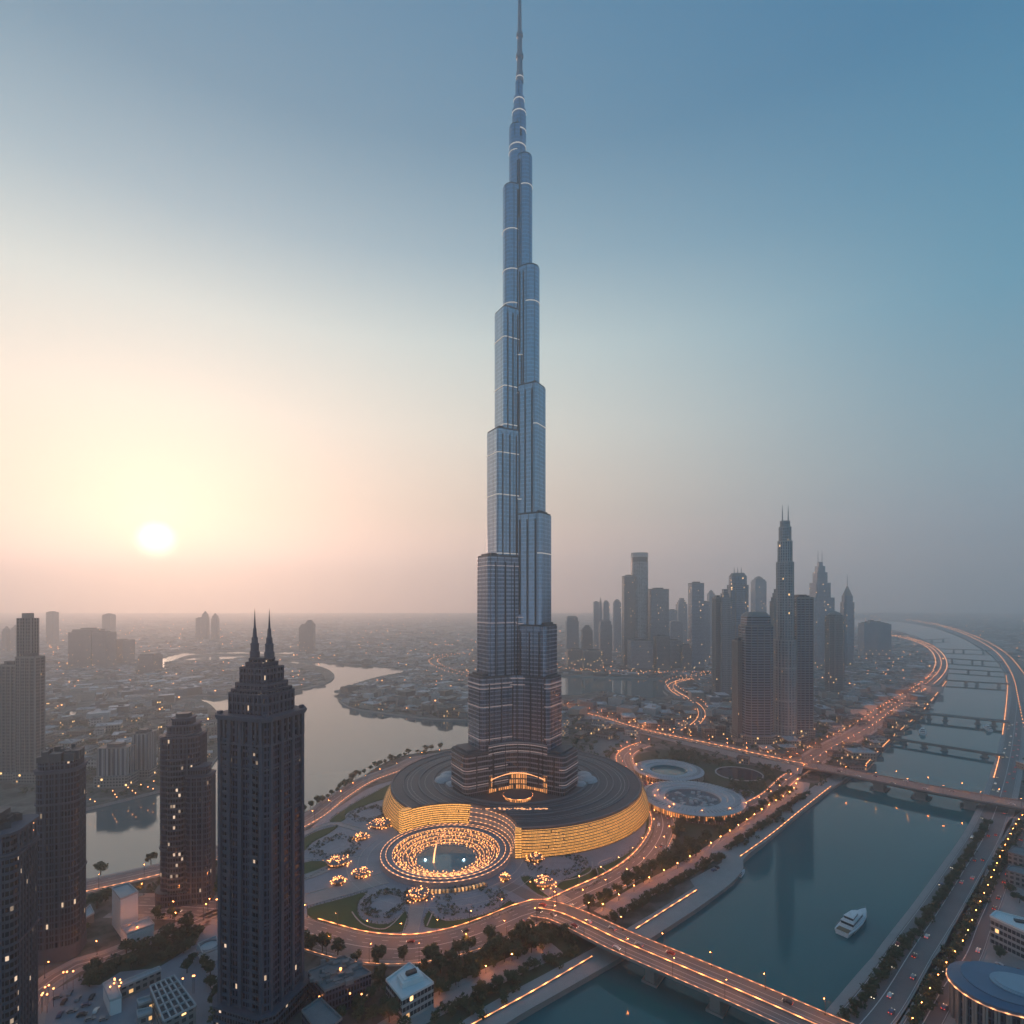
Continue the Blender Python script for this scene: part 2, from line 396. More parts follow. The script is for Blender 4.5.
F = dict(
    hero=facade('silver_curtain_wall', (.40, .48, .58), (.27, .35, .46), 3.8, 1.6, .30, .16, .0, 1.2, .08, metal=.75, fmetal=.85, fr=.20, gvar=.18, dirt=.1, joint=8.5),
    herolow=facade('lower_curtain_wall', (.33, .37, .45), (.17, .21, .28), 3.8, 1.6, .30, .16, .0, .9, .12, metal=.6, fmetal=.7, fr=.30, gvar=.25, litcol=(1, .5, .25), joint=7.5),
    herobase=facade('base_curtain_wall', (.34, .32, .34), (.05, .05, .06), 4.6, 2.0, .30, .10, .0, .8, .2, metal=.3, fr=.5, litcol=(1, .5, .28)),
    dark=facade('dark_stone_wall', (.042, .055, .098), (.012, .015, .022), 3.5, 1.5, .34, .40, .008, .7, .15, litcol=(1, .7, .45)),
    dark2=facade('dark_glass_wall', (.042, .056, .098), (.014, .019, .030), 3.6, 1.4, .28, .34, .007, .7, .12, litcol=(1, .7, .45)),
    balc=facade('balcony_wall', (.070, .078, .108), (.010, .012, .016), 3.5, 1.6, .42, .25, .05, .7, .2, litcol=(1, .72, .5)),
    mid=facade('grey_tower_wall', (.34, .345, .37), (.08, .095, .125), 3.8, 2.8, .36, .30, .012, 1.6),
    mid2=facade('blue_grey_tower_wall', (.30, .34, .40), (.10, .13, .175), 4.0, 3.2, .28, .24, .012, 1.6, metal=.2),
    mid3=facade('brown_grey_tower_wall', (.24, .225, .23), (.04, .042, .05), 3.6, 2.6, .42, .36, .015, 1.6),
    west=facade('dusky_tower_wall', (.13, .125, .13), (.03, .032, .04), 3.6, 2.0, .42, .36, .006, .9),
    bands=facade('banded_tower_wall', (.21, .23, .29), (.035, .04, .055), 3.6, 30.0, .42, .02, .01, 1.2),
    stripes=facade('striped_tower_wall', (.34, .34, .36), (.05, .06, .08), 60.0, 4.5, .0, .42, .0, 1.0),
    low=facade('low_block_wall', (.26, .24, .23), (.05, .055, .06), 3.3, 3.0, .45, .4, .06, 2.0),
    office=facade('office_wall', (.40, .40, .41), (.03, .035, .045), 3.6, 2.0, .42, .15, .05, 2.0),
    gold=facade('golden_lattice_wall', (.16, .10, .045), (.35, .24, .10), 1.95, 1.0, .42, .30, .995, 1.9, .4, vary=.4, litcol=(1.0, .43, .10), gvar=.3),
    arcade=facade('lit_arcade_wall', (.34, .27, .22), (.3, .2, .1), 60.0, 2.6, .0, .5, .92, .9, .5, litcol=(1, .48, .17)),
    lobby=facade('lit_lobby_wall', (.12, .09, .07), (.3, .2, .1), 5.0, 2.2, .25, .35, .9, 1.0, .4, litcol=(1, .36, .10)),
)

# ------------------------------------------------------------------ water outlines (the ground has holes there)
WATER_Z = -3.0
canal_left = [(380, 1130), (440, 1072), (505, 1024), (560, 992), (616, 960), (651, 938), (700, 906), (733, 881), (743, 868), (743, 860), (770, 838), (800, 813), (833, 787),
              (850, 777), (864, 768), (891, 740), (919, 716), (936, 697), (947, 681), (949, 668), (944, 655), (934, 645), (920, 638), (905, 633), (893, 630), (880, 629), (862, 627), (842, 625)]
canal_right = [(842, 619.5), (870, 619.5), (893, 621), (916, 623), (938, 628), (960, 635), (978, 643), (991, 652), (1000, 662), (1005, 674), (1006, 686), (1005, 702), (1003, 720), (1001, 738),
               (995, 760), (989, 780), (973, 818), (954, 851), (930, 886), (895, 932), (864, 966), (835, 1000), (810, 1030), (770, 1080), (735, 1130)]
lake = [(-60, 918), (0, 899), (86, 879), (125, 872), (162, 863), (225, 843), (280, 824), (305, 812), (325, 801), (340, 793), (358, 781), (372, 770), (386, 762), (405, 755), (430, 751), (455, 748), (490, 742), (505, 733),
        (498, 722), (467, 719), (432, 718), (400, 714.5), (375, 711), (355, 708), (343, 703), (337.5, 697), (341, 691), (352, 685), (366, 680), (383, 675.5), (400, 672.5), (410, 669), (395, 666.5), (372, 665), (345, 663), (316, 661), (285, 659.5),
        (283, 662), (305, 664), (322, 667), (332, 672), (334, 677), (327, 682), (312, 686), (290, 690), (262, 693), (230, 695), (200, 694.5), (183, 695.5), (196, 699), (208, 703), (215, 709), (220, 718), (223, 735), (218, 755), (200, 772), (163, 789), (124, 799), (85, 808), (38, 819), (0, 826), (-60, 836)]
lake2 = [(535, 690), (540, 679), (558, 674.5), (601, 676.5), (642, 677.5), (680, 678), (676, 682), (668, 686), (663, 690), (668, 696), (655, 698), (640, 697.5), (622, 694.5), (601, 690.5), (583, 694), (562, 695)]
creek = [(110, 677), (115.5, 677.5), (112.5, 684), (113, 691), (118, 696), (124, 700), (120, 703), (105, 702.5), (104, 700), (108, 694), (109, 686)]
pond = [(63, 714.5), (71, 708.5), (78, 707.5), (89, 711), (80, 713), (75, 715.5)]
river = [(156, 671), (158, 660), (168, 655), (187, 651.6), (215, 650.2), (250, 650.2), (300, 651.0), (300, 653.6), (250, 653.4), (215, 653.4), (192, 654.8), (179, 658), (170, 663), (169, 671)]
river2 = [(182, 659), (200, 655.8), (235, 655), (262, 655.6), (240, 658), (205, 660)]
HOLES = {}
for nm, px_, st in (('canal', canal_left + canal_right, 0), ('lake', lake, 1), ('far_lake', lake2, 1), ('creek', creek, 1), ('pond', pond, 1), ('river', river, 1), ('river_arm', river2, 1)):
    P = gl(px_)
    if st: P = [tuple(p) for p in smooth(P, 18, True)]
    HOLES[nm] = P
XE, YN, YF = 8500, -400, 8500
outer = [(-XE, YN), (XE, YN), (XE, YF), (-XE, YF)]
FX, FY, FR = -51.5, 432.0, 50.0              # the sunken fountain arena
BOWL = [(FX + (FR - 6) * math.cos(2 * PI * k / 64), FY + (FR - 6) * math.sin(2 * PI * k / 64)) for k in range(64)]
loops = [[Vector((*p, 0)) for p in lp] for lp in [outer, BOWL] + list(HOLES.values())]
flat = [tuple(v) for lp in loops for v in lp]
me = bpy.data.meshes.new('ground'); me.from_pydata(flat, [], [tuple(t) for t in tessellate_polygon(loops)]); me.materials.append(M['ground']); me.update()
import bmesh
bm_ = bmesh.new(); bm_.from_mesh(me); bmesh.ops.recalc_face_normals(bm_, faces=bm_.faces)
if bm_.faces and sum(f.normal.z * f.calc_area() for f in bm_.faces) < 0: bmesh.ops.reverse_faces(bm_, faces=bm_.faces)
bm_.to_mesh(me); bm_.free()
struct(put('ground', me))
def sheet(name, poly, z, m, kind='structure', st=None, holes=()):
    P = [tuple(p) for p in smooth(poly, st, True)] if st else [tuple(p[:2]) for p in poly]
    if area(P) < 0: P = P[::-1]
    lps = [[Vector((*p, z)) for p in q] for q in (P, *holes)]; lp = [v for q in lps for v in q]
    me = bpy.data.meshes.new(name); me.from_pydata([tuple(v) for v in lp], [], [tuple(t) for t in tessellate_polygon(lps)]); me.materials.append(m)
    bm = bmesh.new(); bm.from_mesh(me)
    bmesh.ops.recalc_face_normals(bm, faces=bm.faces)
    if sum(f.normal.z for f in bm.faces) < 0: bmesh.ops.reverse_faces(bm, faces=bm.faces)
    bm.to_mesh(me); bm.free()
    return struct(put(name, me), kind)

b = MB(); b.face([(-XE, YN, WATER_Z), (XE, YN, WATER_Z), (XE, YF, WATER_Z), (-XE, YF, WATER_Z)]); struct(b.build('water', M['water']))
for nm in ('lake', 'river', 'river_arm', 'creek', 'pond'):
    sheet(nm + '_water', HOLES[nm], WATER_Z + .05, M['lake'])
sheet('far_lake_water', HOLES['far_lake'], WATER_Z + .05, M['far_lake'])
for nm, P in HOLES.items():                       # banks down to the water
    b = MB(); n = len(P)
    for i in range(n):
        a, c = P[i], P[(i + 1) % n]
        b.face([(*a, WATER_Z - 2), (*c, WATER_Z - 2), (*c, 0), (*a, 0)])
    struct(b.build(nm + '_bank', M['concrete' if nm == 'canal' else 'prom']))
WATERS = list(HOLES.values())

# ------------------------------------------------------------------ roads
ROADS = {}        # name -> (path xyz, width)
def path(pts, step=7.0):
    """pts: (px, py[, z])"""
    return smooth([(*g(p[0], p[1], p[2] if len(p) > 2 else 0), p[2] if len(p) > 2 else 0) for p in pts], step)
def road(key, pts, width, z=.10, mtl='roadway', lines=3, kerb=True, median=False, step=7.0, name='road'):
    P = path(pts, step); ROADS[key] = (P, width)
    b = MB(); b.strip(P, -width / 2, width / 2, z)
    o = struct(b.build(name, M[mtl]))
    if kerb:
        k = MB()
        for s in (-1, 1):
            c = s * (width / 2 + .35)
            k.beam(P, [(c - .34, -.3), (c + .34, -.3), (c + .34, z + .14), (c - .34, z + .14)])
            k.strip(P, c + s * .36 - (3 if s < 0 else 0), c + s * .36 + (3 if s > 0 else 0), z - .03)
        kk = struct(k.build('pavement', M['prom'])); kk.parent = o
    if lines:
        l = MB()
        for i in range(1, lines + 1):
            off = -width / 2 + width * i / (lines + 1)
            if abs(off) < .3 or width < 9: l.strip(P, off - .2, off + .2, z + .03)
            else:
                for q, a in along(P, 11):
                    d = np.array([math.cos(a), math.sin(a)]); nn = np.array([-d[1], d[0]]); c = q[:2] + nn * off
                    l.face([(*(c - nn * .12), q[2] + z + .03), (*(c - nn * .12 + d * 4), q[2] + z + .03), (*(c + nn * .12 + d * 4), q[2] + z + .03), (*(c + nn * .12), q[2] + z + .03)])
        for s in (-1, 1): l.strip(P, s * (width / 2 - .6) - .1, s * (width / 2 - .6) + .1, z + .03)
        lo = struct(l.build('road_marking', M['marking'])); lo.parent = o
    return P

road('boulevard', [(120, 905), (215, 909), (262, 919), (303, 931), (358, 946), (409, 949), (456, 941), (499, 926), (522, 916), (538, 911), (550, 911)], 22, lines=5)
road('ring', [(556, 908), (585, 894), (615, 880), (640, 863), (656, 844), (663, 826), (659, 810), (648, 795), (638, 781), (628, 768), (624, 757.5), (631, 750), (645, 744.5)], 17, lines=3, z=.13)
road('loop', [(650, 797), (660, 804), (675, 811.5), (692, 816.5), (714, 818), (742, 810), (770, 796), (787, 780), (803, 769)], 13, lines=1, z=.16)
road('coast', [(-40, 911), (30, 898), (87, 886), (162, 869), (230, 851), (305, 821), (339, 796.5), (366, 780), (397, 768.5), (418, 759), (450, 754)], 16, lines=3)
HWZ = 8.0
HW = [(545, 703), (561, 708), (600, 717, .5), (640, 729, 1.5), (680, 738, 3), (720, 746, 4.5), (760, 755, 6), (800, 763.5, 7.5), (840, 771, HWZ), (880, 779, HWZ), (930, 789, HWZ), (980, 798, HWZ), (1024, 805.5, HWZ), (1080, 815, HWZ), (1160, 829, 6), (1300, 850, 2), (1420, 868, .4)]
road('lakeside', [(684, 731), (694, 725), (701, 717), (700, 709), (691, 701), (678, 694), (671, 688.5), (672, 684), (682, 680.5), (698, 678), (713, 675)], 20, lines=3, z=.12)
road('far_shore', [(548, 668), (565, 671), (601, 673.5), (642, 674.5), (680, 675), (713, 675)], 18, lines=0, kerb=False)
road('west_avenue', [(798, 768), (815, 757.5), (830, 748), (860, 732), (885, 714), (910, 698), (931, 683), (941, 669), (937, 655), (925, 646), (908, 640), (890, 636.5), (870, 634)], 26, lines=3, z=.11)
road('quay_road', [(790, 1110), (850, 1036), (880, 1000), (912, 950), (938, 912), (963, 872), (983, 839), (996, 809), (1004, 783), (1011, 752), (1015, 722), (1017, 700), (1015, 682), (1008, 668), (996, 655), (978, 644), (958, 634.5), (932, 626.5), (905, 621.5), (880, 617.5), (850, 616)], 19, lines=1)
road('east_avenue', [(1075, 830), (1048, 770), (1034, 730), (1026, 701), (1021, 684), (1013, 669), (1001, 655), (983, 643), (962, 633.5), (936, 625.5), (908, 620.5)], 24, lines=0, kerb=False, z=.14)
road('lamp_street', [(1060, 795), (1040, 812), (1023, 826), (1005, 860), (989, 900), (978, 925), (966, 955), (945, 985), (925, 1020), (895, 1075)], 13, lines=1)
road('back_street', [(20, 1040), (35, 993), (56, 977), (77, 965), (103, 958), (126, 949), (155, 938), (180, 928), (212, 914), (235, 905)], 9, lines=1)
road('garden_path', [(360, 1050), (409, 1019), (442, 1002), (478, 983.5), (511, 967.5), (556, 947)], 8, lines=0, mtl='prom')
road('garden_path_north', [(603, 916), (640, 893), (690, 866), (722, 845), (750, 826), (776, 808), (797, 794), (802, 782)], 8, lines=0, mtl='prom')
road('peninsula_road', [(470, 655), (450, 657), (434, 662), (436, 667), (452, 674), (480, 681)], 26, lines=0, kerb=False)

# the promenade between the gardens and the canal
cl = gl(canal_left[1:14]); cl3 = smooth([(*p, 0) for p in cl], 7)
b = MB(); b.strip(cl3, 2.5, 15, .07); b.strip(cl3, -.3, 2.4, .22)
struct(b.build('promenade', M['prom']))
cr = smooth([(*p, 0) for p in gl(canal_right[10:])], 7)
b = MB(); b.strip(cr, .0, 5, .09); struct(b.build('quay_path', M['prom']))
sheet('promenade_bulge', gl([(700, 903), (733, 880), (741.5, 868), (741.5, 861), (734, 856), (712, 868), (690, 880), (697, 890)]), .12, M['prom'])

# plaza, lawns and gardens in front of the great tower
plaza = gl([(303, 925), (330, 934), (358, 938), (409, 940), (456, 932), (497, 918), (520, 908), (545, 902), (575, 892), (606, 878), (632, 862), (648, 843), (654, 827), (650, 812), (640, 798), (600, 770), (515, 748), (430, 762), (400, 778), (372, 787), (345, 803), (312, 827), (300, 845)])
PLAZA = [tuple(p) for p in smooth(plaza, 6, True)]
sheet('plaza_paving', PLAZA, .05, M['pave'], holes=(BOWL,))
LAWNS = [[(307, 909), (330, 902), (352, 896), (368, 891.5), (359, 901), (357, 909), (360, 917), (370, 923), (388, 924), (399, 918), (405, 911), (404, 931), (370, 931), (335, 926), (312, 919)],
         [(425, 927), (429, 911), (436, 918), (446, 921), (475, 917), (499, 909), (509, 901), (520, 904), (510, 912), (488, 919), (455, 927)],
         [(556, 887), (568, 879), (580, 874), (590, 867), (597, 873), (600, 880), (588, 888), (574, 892)],
         [(592, 871), (606, 865), (624, 856), (638, 845), (645, 833), (648, 818), (653, 826), (651, 838), (642, 851), (628, 862), (608, 874), (597, 879)],
         [(521, 877), (528, 876), (541, 884), (556, 892), (557, 896), (545, 897), (532, 890)],
         [(301, 841), (318, 831), (338, 826), (330, 833), (312, 843), (303, 852)], [(303, 863), (320, 861), (332, 866), (318, 873), (303, 880)],
         [(330, 822), (350, 806), (372, 794), (392, 784), (389, 797), (372, 803), (352, 812), (341, 822)]]
for L_ in LAWNS: sheet('lawn', gl(L_), .09, M['lawn'], 'stuff', 5)
PETALS = [[(360, 905), (366, 896), (386, 890), (408, 890), (413, 896), (405, 909), (390, 919), (372, 919), (362, 913)],
          [(434, 911), (438, 898), (448, 889), (468, 885), (490, 886), (503, 892), (508, 898), (496, 907), (472, 914), (444, 917)],
          [(524, 860), (543, 853), (573, 852), (588, 860), (589, 867), (577, 873), (560, 878), (545, 876), (529, 870)],
          [(308, 851), (320, 840), (340, 834), (357, 839), (363, 849), (352, 857), (332, 859), (312, 857)],
          [(345, 816), (361, 807), (385, 805), (391, 813), (380, 822), (356, 823)]]
for L_ in PETALS:
    P = gl(L_); sheet('garden_paving', P, .13, M['petal'], st=5)
# the park with the two round halls
PARK = gl([(648, 752), (676, 750), (710, 757), (745, 764), (779, 771), (796, 774), (783, 783), (765, 796), (740, 806), (714, 812), (692, 810), (672, 803), (655, 793), (642, 779), (633, 766), (634, 757)])
sheet('park_lawn', PARK, .06, M['parkland'], 'stuff', 6)
sheet('park_paving', gl([(716, 792), (730, 788), (752, 791), (752, 799), (735, 806), (716, 804)]), .10, M['pave'], st=5)
sheet('park_paving', gl([(640, 712), (616, 727), (583, 752), (600, 765), (622, 757), (640, 741)]), .04, M['roadway'])
GARDEN = gl([(395, 1028), (380, 985), (430, 962), (480, 951), (515, 931), (545, 925), (575, 935), (592, 945), (556, 975), (505, 1005), (470, 1028)])
sheet('garden_ground', GARDEN, .05, M['parkland'], 'stuff')
GARDEN_N = gl([(592, 905), (625, 888), (655, 865), (672, 843), (682, 822), (722, 826), (760, 808), (795, 784), (812, 783), (825, 788), (800, 808), (770, 832), (738, 853), (712, 864), (690, 877), (640, 908), (622, 917)])
sheet('garden_ground', GARDEN_N, .05, M['parkland'], 'stuff')
YARD = gl([(35, 1000), (100, 966), (160, 945), (222, 920), (222, 1060), (20, 1060)])
sheet('yard_paving', YARD, .04, M['pave'])
sheet('yard_lawn', gl([(80, 985), (95, 965), (150, 945), (205, 928), (190, 948), (158, 968), (120, 972), (100, 985)]), .08, M['parkland'], 'stuff')
EASTBANK = gl([(868, 1060), (915, 965), (950, 905), (975, 862), (990, 838), (1060, 838), (1060, 1060)])
sheet('yard_paving', EASTBANK, .04, M['prom'])

# ------------------------------------------------------------------ where nothing may be scattered
RP = np.concatenate([np.stack([np.array([p[0], p[1], w / 2 + 5]) for p in P]) for P, w in ROADS.values()])
HWP = path(HW)
RP = np.concatenate([RP, np.stack([np.array([p[0], p[1], 20]) for p in HWP])])
def road_free(P, extra=0.0):
    P = np.asarray(P, float); ok = np.ones(len(P), bool)
    for i in range(0, len(P), 2000):
        d = np.hypot(P[i:i + 2000, None, 0] - RP[None, :, 0], P[i:i + 2000, None, 1] - RP[None, :, 1]) - RP[None, :, 2]
        ok[i:i + 2000] = d.min(1) > extra
    return ok
def dry(P, margin=0.0):
    ok = np.ones(len(P), bool)
    for wtr in WATERS:
        ok &= ~inside(P, wtr)
        if margin:
            for dx, dy in ((1, 0), (-1, 0), (0, 1), (0, -1)): ok &= ~inside(np.asarray(P) + np.array([dx, dy]) * margin, wtr)
    return ok
BLOCKED = []      # (x, y, radius) round buildings

# ------------------------------------------------------------------ bridges
def bridge(label, P, width, piers, thick=1.8, parapet=1.1, median=True, pier_w=5.0, lane_m='roadway', group=None, lines=5):
    t = thing('bridge', label, 'bridge', group=group); hw = width / 2
    d = MB(); d.beam(P, [(-hw, -.25), (-hw * .72, -thick), (hw * .72, -thick), (hw, -.25), (hw, 0), (-hw, 0)]); d.build('deck', M['concrete'], t)
    s = MB(); s.strip(P, -hw + 1.6, hw - 1.6, .05); s.build('road_surface', M[lane_m], t)
    for sd in (-1, 1):
        r = MB(); c = sd * (hw - .35)
        r.beam(P, [(c - .18, .0), (c + .18, .0), (c + .18, parapet), (c - .18, parapet)]); r.build('parapet', M['concrete'], t)
    if lines:
        l = MB()
        for i in range(1, lines + 1):
            off = -hw + 1.6 + (width - 3.2) * i / (lines + 1)
            l.strip(P, off - .12, off + .12, .09)
        l.build('lane_line', M['marking'], t)
    if median:
        r = MB(); r.beam(P, [(-.3, .05), (.3, .05), (.22, .85), (-.22, .85)]); md = r.build('median_barrier', M['concrete'], t)
        r = MB(); r.beam(P, [(-.14, .87), (.14, .87), (.14, 1.15), (-.14, 1.15)]); r.build('light_strip', M['strip'], md)  # glowing strip added in place of the long trail of traffic lights
    for px_, py_, wd in piers:
        z = P[len(P) // 2][2]
        x, y = g(px_, py_, WATER_Z)
        k = int(np.argmin([math.hypot(p[0] - x, p[1] - y) for p in P])); _, T = normals(P); a = math.atan2(T[k][1], T[k][0])
        x, y = P[k][0], P[k][1]
        q = MB(); zz = P[k][2] - thick
        q.box(x, y, WATER_Z - 2, wd, width * .62, zz - WATER_Z + 1.2, a); q.box(x, y, zz - 1.3, wd * 1.35, width * .7, 1.29, a)
        q.box(x, y, WATER_Z - 2.2, wd * 1.7, width * .7, 3.4, a)
        q.build('pier', M['concrete'], t)
    return t
B1 = path([(538, 909, .4), (552, 911.5, 1.5), (566, 916, 4), (590, 927, 7), (620, 941.5, 8), (655, 956.5, 8), (693, 972.5, 8), (733, 989.5, 8), (773, 1007, 8), (820, 1028, 8), (880, 1054, 8), (960, 1088, 5), (1040, 1120, 1.5)], 6)
ROADS['near_bridge'] = (B1, 20)
nb = bridge('near road bridge with an added orange light trail strip crossing the canal', B1, 23, [(660, 976, 5), (722, 1004, 5), (785, 1032, 5)], lines=5)
for sd in (-1, 1): r = MB(); r.beam(B1, [(sd * 10.6 - .1, .9), (sd * 10.6 + .1, .9), (sd * 10.6 + .1, 1.05), (sd * 10.6 - .1, 1.05)]); r.build('side_light', M['strip2'], nb)
# the slip road from the plaza on to the bridge
SL = path([(500, 884), (516, 889), (530, 897), (548, 905, .3), (566, 911.5, 3.6), (588, 921, 6.6)], 5)
b = MB(); b.strip(SL, -5, 5, .17); struct(b.build('slip_road', M['roadway']))
# the highway on its long ramp, then the big bridge
k0 = next(i for i, p in enumerate(HWP) if p[0] > g(806, 764.5, 7.6)[0])
ramp = HWP[:k0 + 1]; span = HWP[k0:]
t = thing('highway', 'broad highway on a raised bank with lamps running from the tower to the bridge', 'highway')
hw = 13
N_, _ = normals(ramp)
for s in (-1, 1):
    b = MB()
    for i in range(len(ramp) - 1):
        a, c = ramp[i], ramp[i + 1]
        q = [(a[0] + N_[i][0] * s * (hw + a[2]), a[1] + N_[i][1] * s * (hw + a[2]), -.2), (c[0] + N_[i + 1][0] * s * (hw + c[2]), c[1] + N_[i + 1][1] * s * (hw + c[2]), -.2),
             (c[0] + N_[i + 1][0] * s * hw, c[1] + N_[i + 1][1] * s * hw, c[2] + .12), (a[0] + N_[i][0] * s * hw, a[1] + N_[i][1] * s * hw, a[2] + .12)]
        b.face(q if s < 0 else q[::-1])
    b.build('embankment', M['prom'], t)
b = MB(); b.strip(ramp, -hw, hw, .16); b.build('road_surface', M['roadway'], t)
b = MB()
for i in range(1, 8):
    if i != 4: b.strip(ramp, -hw + hw * i / 4 - .12, -hw + hw * i / 4 + .12, .2)
b.build('lane_line', M['marking'], t)
for s in (-1, 1):
    b = MB(); b.beam(ramp, [(s * hw - .2, .1), (s * hw + .2, .1), (s * hw + .2, 1.1), (s * hw - .2, 1.1)]); b.build('parapet', M['concrete'], t)
b = MB(); b.beam(ramp, [(-.3, .1), (.3, .1), (.2, .9), (-.2, .9)]); md = b.build('median_barrier', M['concrete'], t)
b = MB(); b.beam(ramp, [(-.16, .92), (.16, .92), (.16, 1.2), (-.16, 1.2)]); b.build('light_strip', M['strip'], md)  # added glow strip, stands in for the streaks of highway traffic
ROADS['highway'] = (HWP, 24)
bridge('big highway bridge on stout grey piers crossing the canal behind the yacht', span, 26, [(842, 782, 8), (883, 790, 9), (923, 801, 9), (965, 812, 9)], 2.6, median=False, lines=5)
FARB = [('low dark footbridge just beyond the big highway bridge', [(884, 737), (1005, 756)], 6, 3, 4),
        ('second far bridge with lit piers, behind the two moored boats', [(913, 712), (1010, 722)], 14, 6, 4),
        ('thin far bridge where the west bank avenue starts to curve', [(944, 680), (1010, 684)], 10, 5, 3),
        ('faint narrow bridge between two busier far bridges', [(948, 668.5), (1009, 672.5)], 7, 4, 2),
        ('far bridge with lamps at the bend of the canal', [(942, 658), (1003, 662)], 14, 6, 3),
        ('hazy bridge third from the far end of the canal', [(934, 648.5), (993, 650.5)], 12, 6, 3),
        ('farthest short bridge reaching into the hazy lagoon', [(915, 640.5), (949, 638.5)], 12, 6, 2)]
for lab, ends, wd, z, np_ in FARB:
    (x0, y0), (x1, y1) = ends
    P = path([(x0 + (x1 - x0) * k / 6, y0 + (y1 - y0) * k / 6, z) for k in range(7)], 20)
    bridge(lab, P, wd, [(x0 + (x1 - x0) * (k + 1) / (np_ + 1), y0 + (y1 - y0) * (k + 1) / (np_ + 1) + 1, 5) for k in range(np_)], 1.6, lines=0, median=False)

# ------------------------------------------------------------------ lit edges
def lit_rail(label, P, off=0.0, h=.9, m='strip', wall='concrete', size=.3, name='lit_wall'):
    t = thing(name, label, 'light strip')
    b = MB(); b.beam(P, [(off - .3, 0), (off + .3, 0), (off + .3, h), (off - .3, h)]); b.build('wall', M[wall], t)
    b = MB(); b.beam(P, [(off - size / 2, h + .01), (off + size / 2, h + .01), (off + size / 2, h + size), (off - size / 2, h + size)]); b.build('light_strip', M[m], t)
    return t
lit_rail('low lit wall along the promenade south of the near bridge', path([(420, 1062), (450, 1040), (478, 1023), (520, 1000), (560, 977), (592, 958)]))
lit_rail('low lit wall along the promenade just north of the near bridge', path([(636, 930), (664, 912), (697, 891)]))
lit_rail('long lit quay wall between the rounded landing and the big bridge', path([(740, 857.5), (770, 836), (800, 811.5), (831, 787)]))
lit_rail('lit quay wall on the west bank beyond the footbridge', path([(866, 765), (890, 740), (917, 716.5)]), size=.5)
lit_rail('lit quay wall on the west bank between two far bridges', path([(921, 713.5), (935, 696.5), (947, 680.5)]), size=.7)
lit_rail('short lit quay wall on the east bank by the big bridge', path([(992, 778), (995.5, 766), (998, 756)]), -1.5, size=.6)
lit_rail('long thin lit quay wall on the far east bank', path([(1002.5, 735), (1004.5, 720), (1006.5, 702), (1007.5, 687), (1006, 676)]), size=.7)
bl = ROADS['boulevard'][0]
lit_rail('glowing kerb wall round the front of the lawns along the boulevard', [p for p in bl if p[0] > g(300, 925)[0]], 12.6, .7, 'strip')
lit_rail('soft lit outer kerb of the front boulevard beside the trees', [p for p in bl if p[0] > g(303, 931)[0]], -13.2, .3, 'strip2', size=.16)
lit_rail('glowing wall round the golden podium along the ring road', ROADS['ring'][0], 9.8, .9, 'strip', size=.34)
lit_rail('soft lit kerb on the outside of the ring road', ROADS['ring'][0], -9.8, .3, 'strip2', size=.2)
lit_rail('lit kerb on the park side of the loop road round the halls', ROADS['loop'][0], 7.8, .5, 'strip', size=.26)
lit_rail('soft lit kerb on the canal side of the loop road', ROADS['loop'][0], -7.8, .3, 'strip2', size=.2)
lit_rail('lit kerb of the lakeside road winding past the far lake', ROADS['lakeside'][0], 5.0, .4, 'strip', size=.5)
lit_rail('second lit kerb of the lakeside road, nearer the far lake', ROADS['lakeside'][0], -6.0, .4, 'strip', size=.4)
lit_rail('lit edge of the coast road by the near shore of the lake', ROADS['coast'][0], -9.5, .4, 'strip2', size=.3)

# ------------------------------------------------------------------ the great tower on its podium
TX, TY = 5.4, 545.0; PZ = 20.0
PX, PY = 4.0, 557.0                       # centre of the podium
BITE = FR + 6.5; bd = math.hypot(FX - PX, FY - PY); ba = math.atan2(FY - PY, FX - PX)
def half(r): return math.acos(min(1, max(-1, (r * r + bd * bd - BITE * BITE) / (2 * r * bd)))) if r > bd - BITE else 0.0
pod = thing('podium', 'vast round podium with dark ringed roof and golden lattice wall under the great tower', 'building', (PX, PY, 0))
def arc_lathe(b, prof, n, **kw):
    r = max(p[0] for p in prof); h = half(r); b.lathe(prof, n, a0=ba + h, a1=ba + 2 * PI - h, **kw)
b = MB(); arc_lathe(b, [(131.5, 0), (130.6, 5), (128.6, 10), (126, 15), (123.5, PZ - .7)], 160, smooth=True)
fa_ = math.atan2(PY - FY, PX - FX); q_ = math.acos((BITE ** 2 + bd ** 2 - 125 ** 2) / (2 * BITE * bd))
wall_arc = [(FX - PX + BITE * math.cos(t_), FY - PY + BITE * math.sin(t_)) for t_ in np.linspace(fa_ + q_, fa_ - q_, 40)]
for k, (p, c) in enumerate(zip(wall_arc[:-1], wall_arc[1:])):
    L = math.hypot(c[0] - p[0], c[1] - p[1]); b.face([(*p, 0), (*c, 0), (*c, PZ - .7), (*p, PZ - .7)], [(k * L, 0), (k * L + L, 0), (k * L + L, PZ), (k * L, PZ)], 0 if k < 17 else 1)
b.build('lattice_wall', [F['gold'], M['roofgrey']], pod)
for sg in (-1, 1):
    t_ = ba + sg * half(127.5); b = MB(); b.box(127.6 * math.cos(t_), 127.6 * math.sin(t_), 0, 9.5, 5.0, PZ + .5, t_); b.build('corner_pier', F['gold'], pod)
rim = [(124.2 * math.cos(t_), 124.2 * math.sin(t_)) for t_ in np.linspace(ba + half(124.2), ba + 2 * PI - half(124.2), 140)] + wall_arc
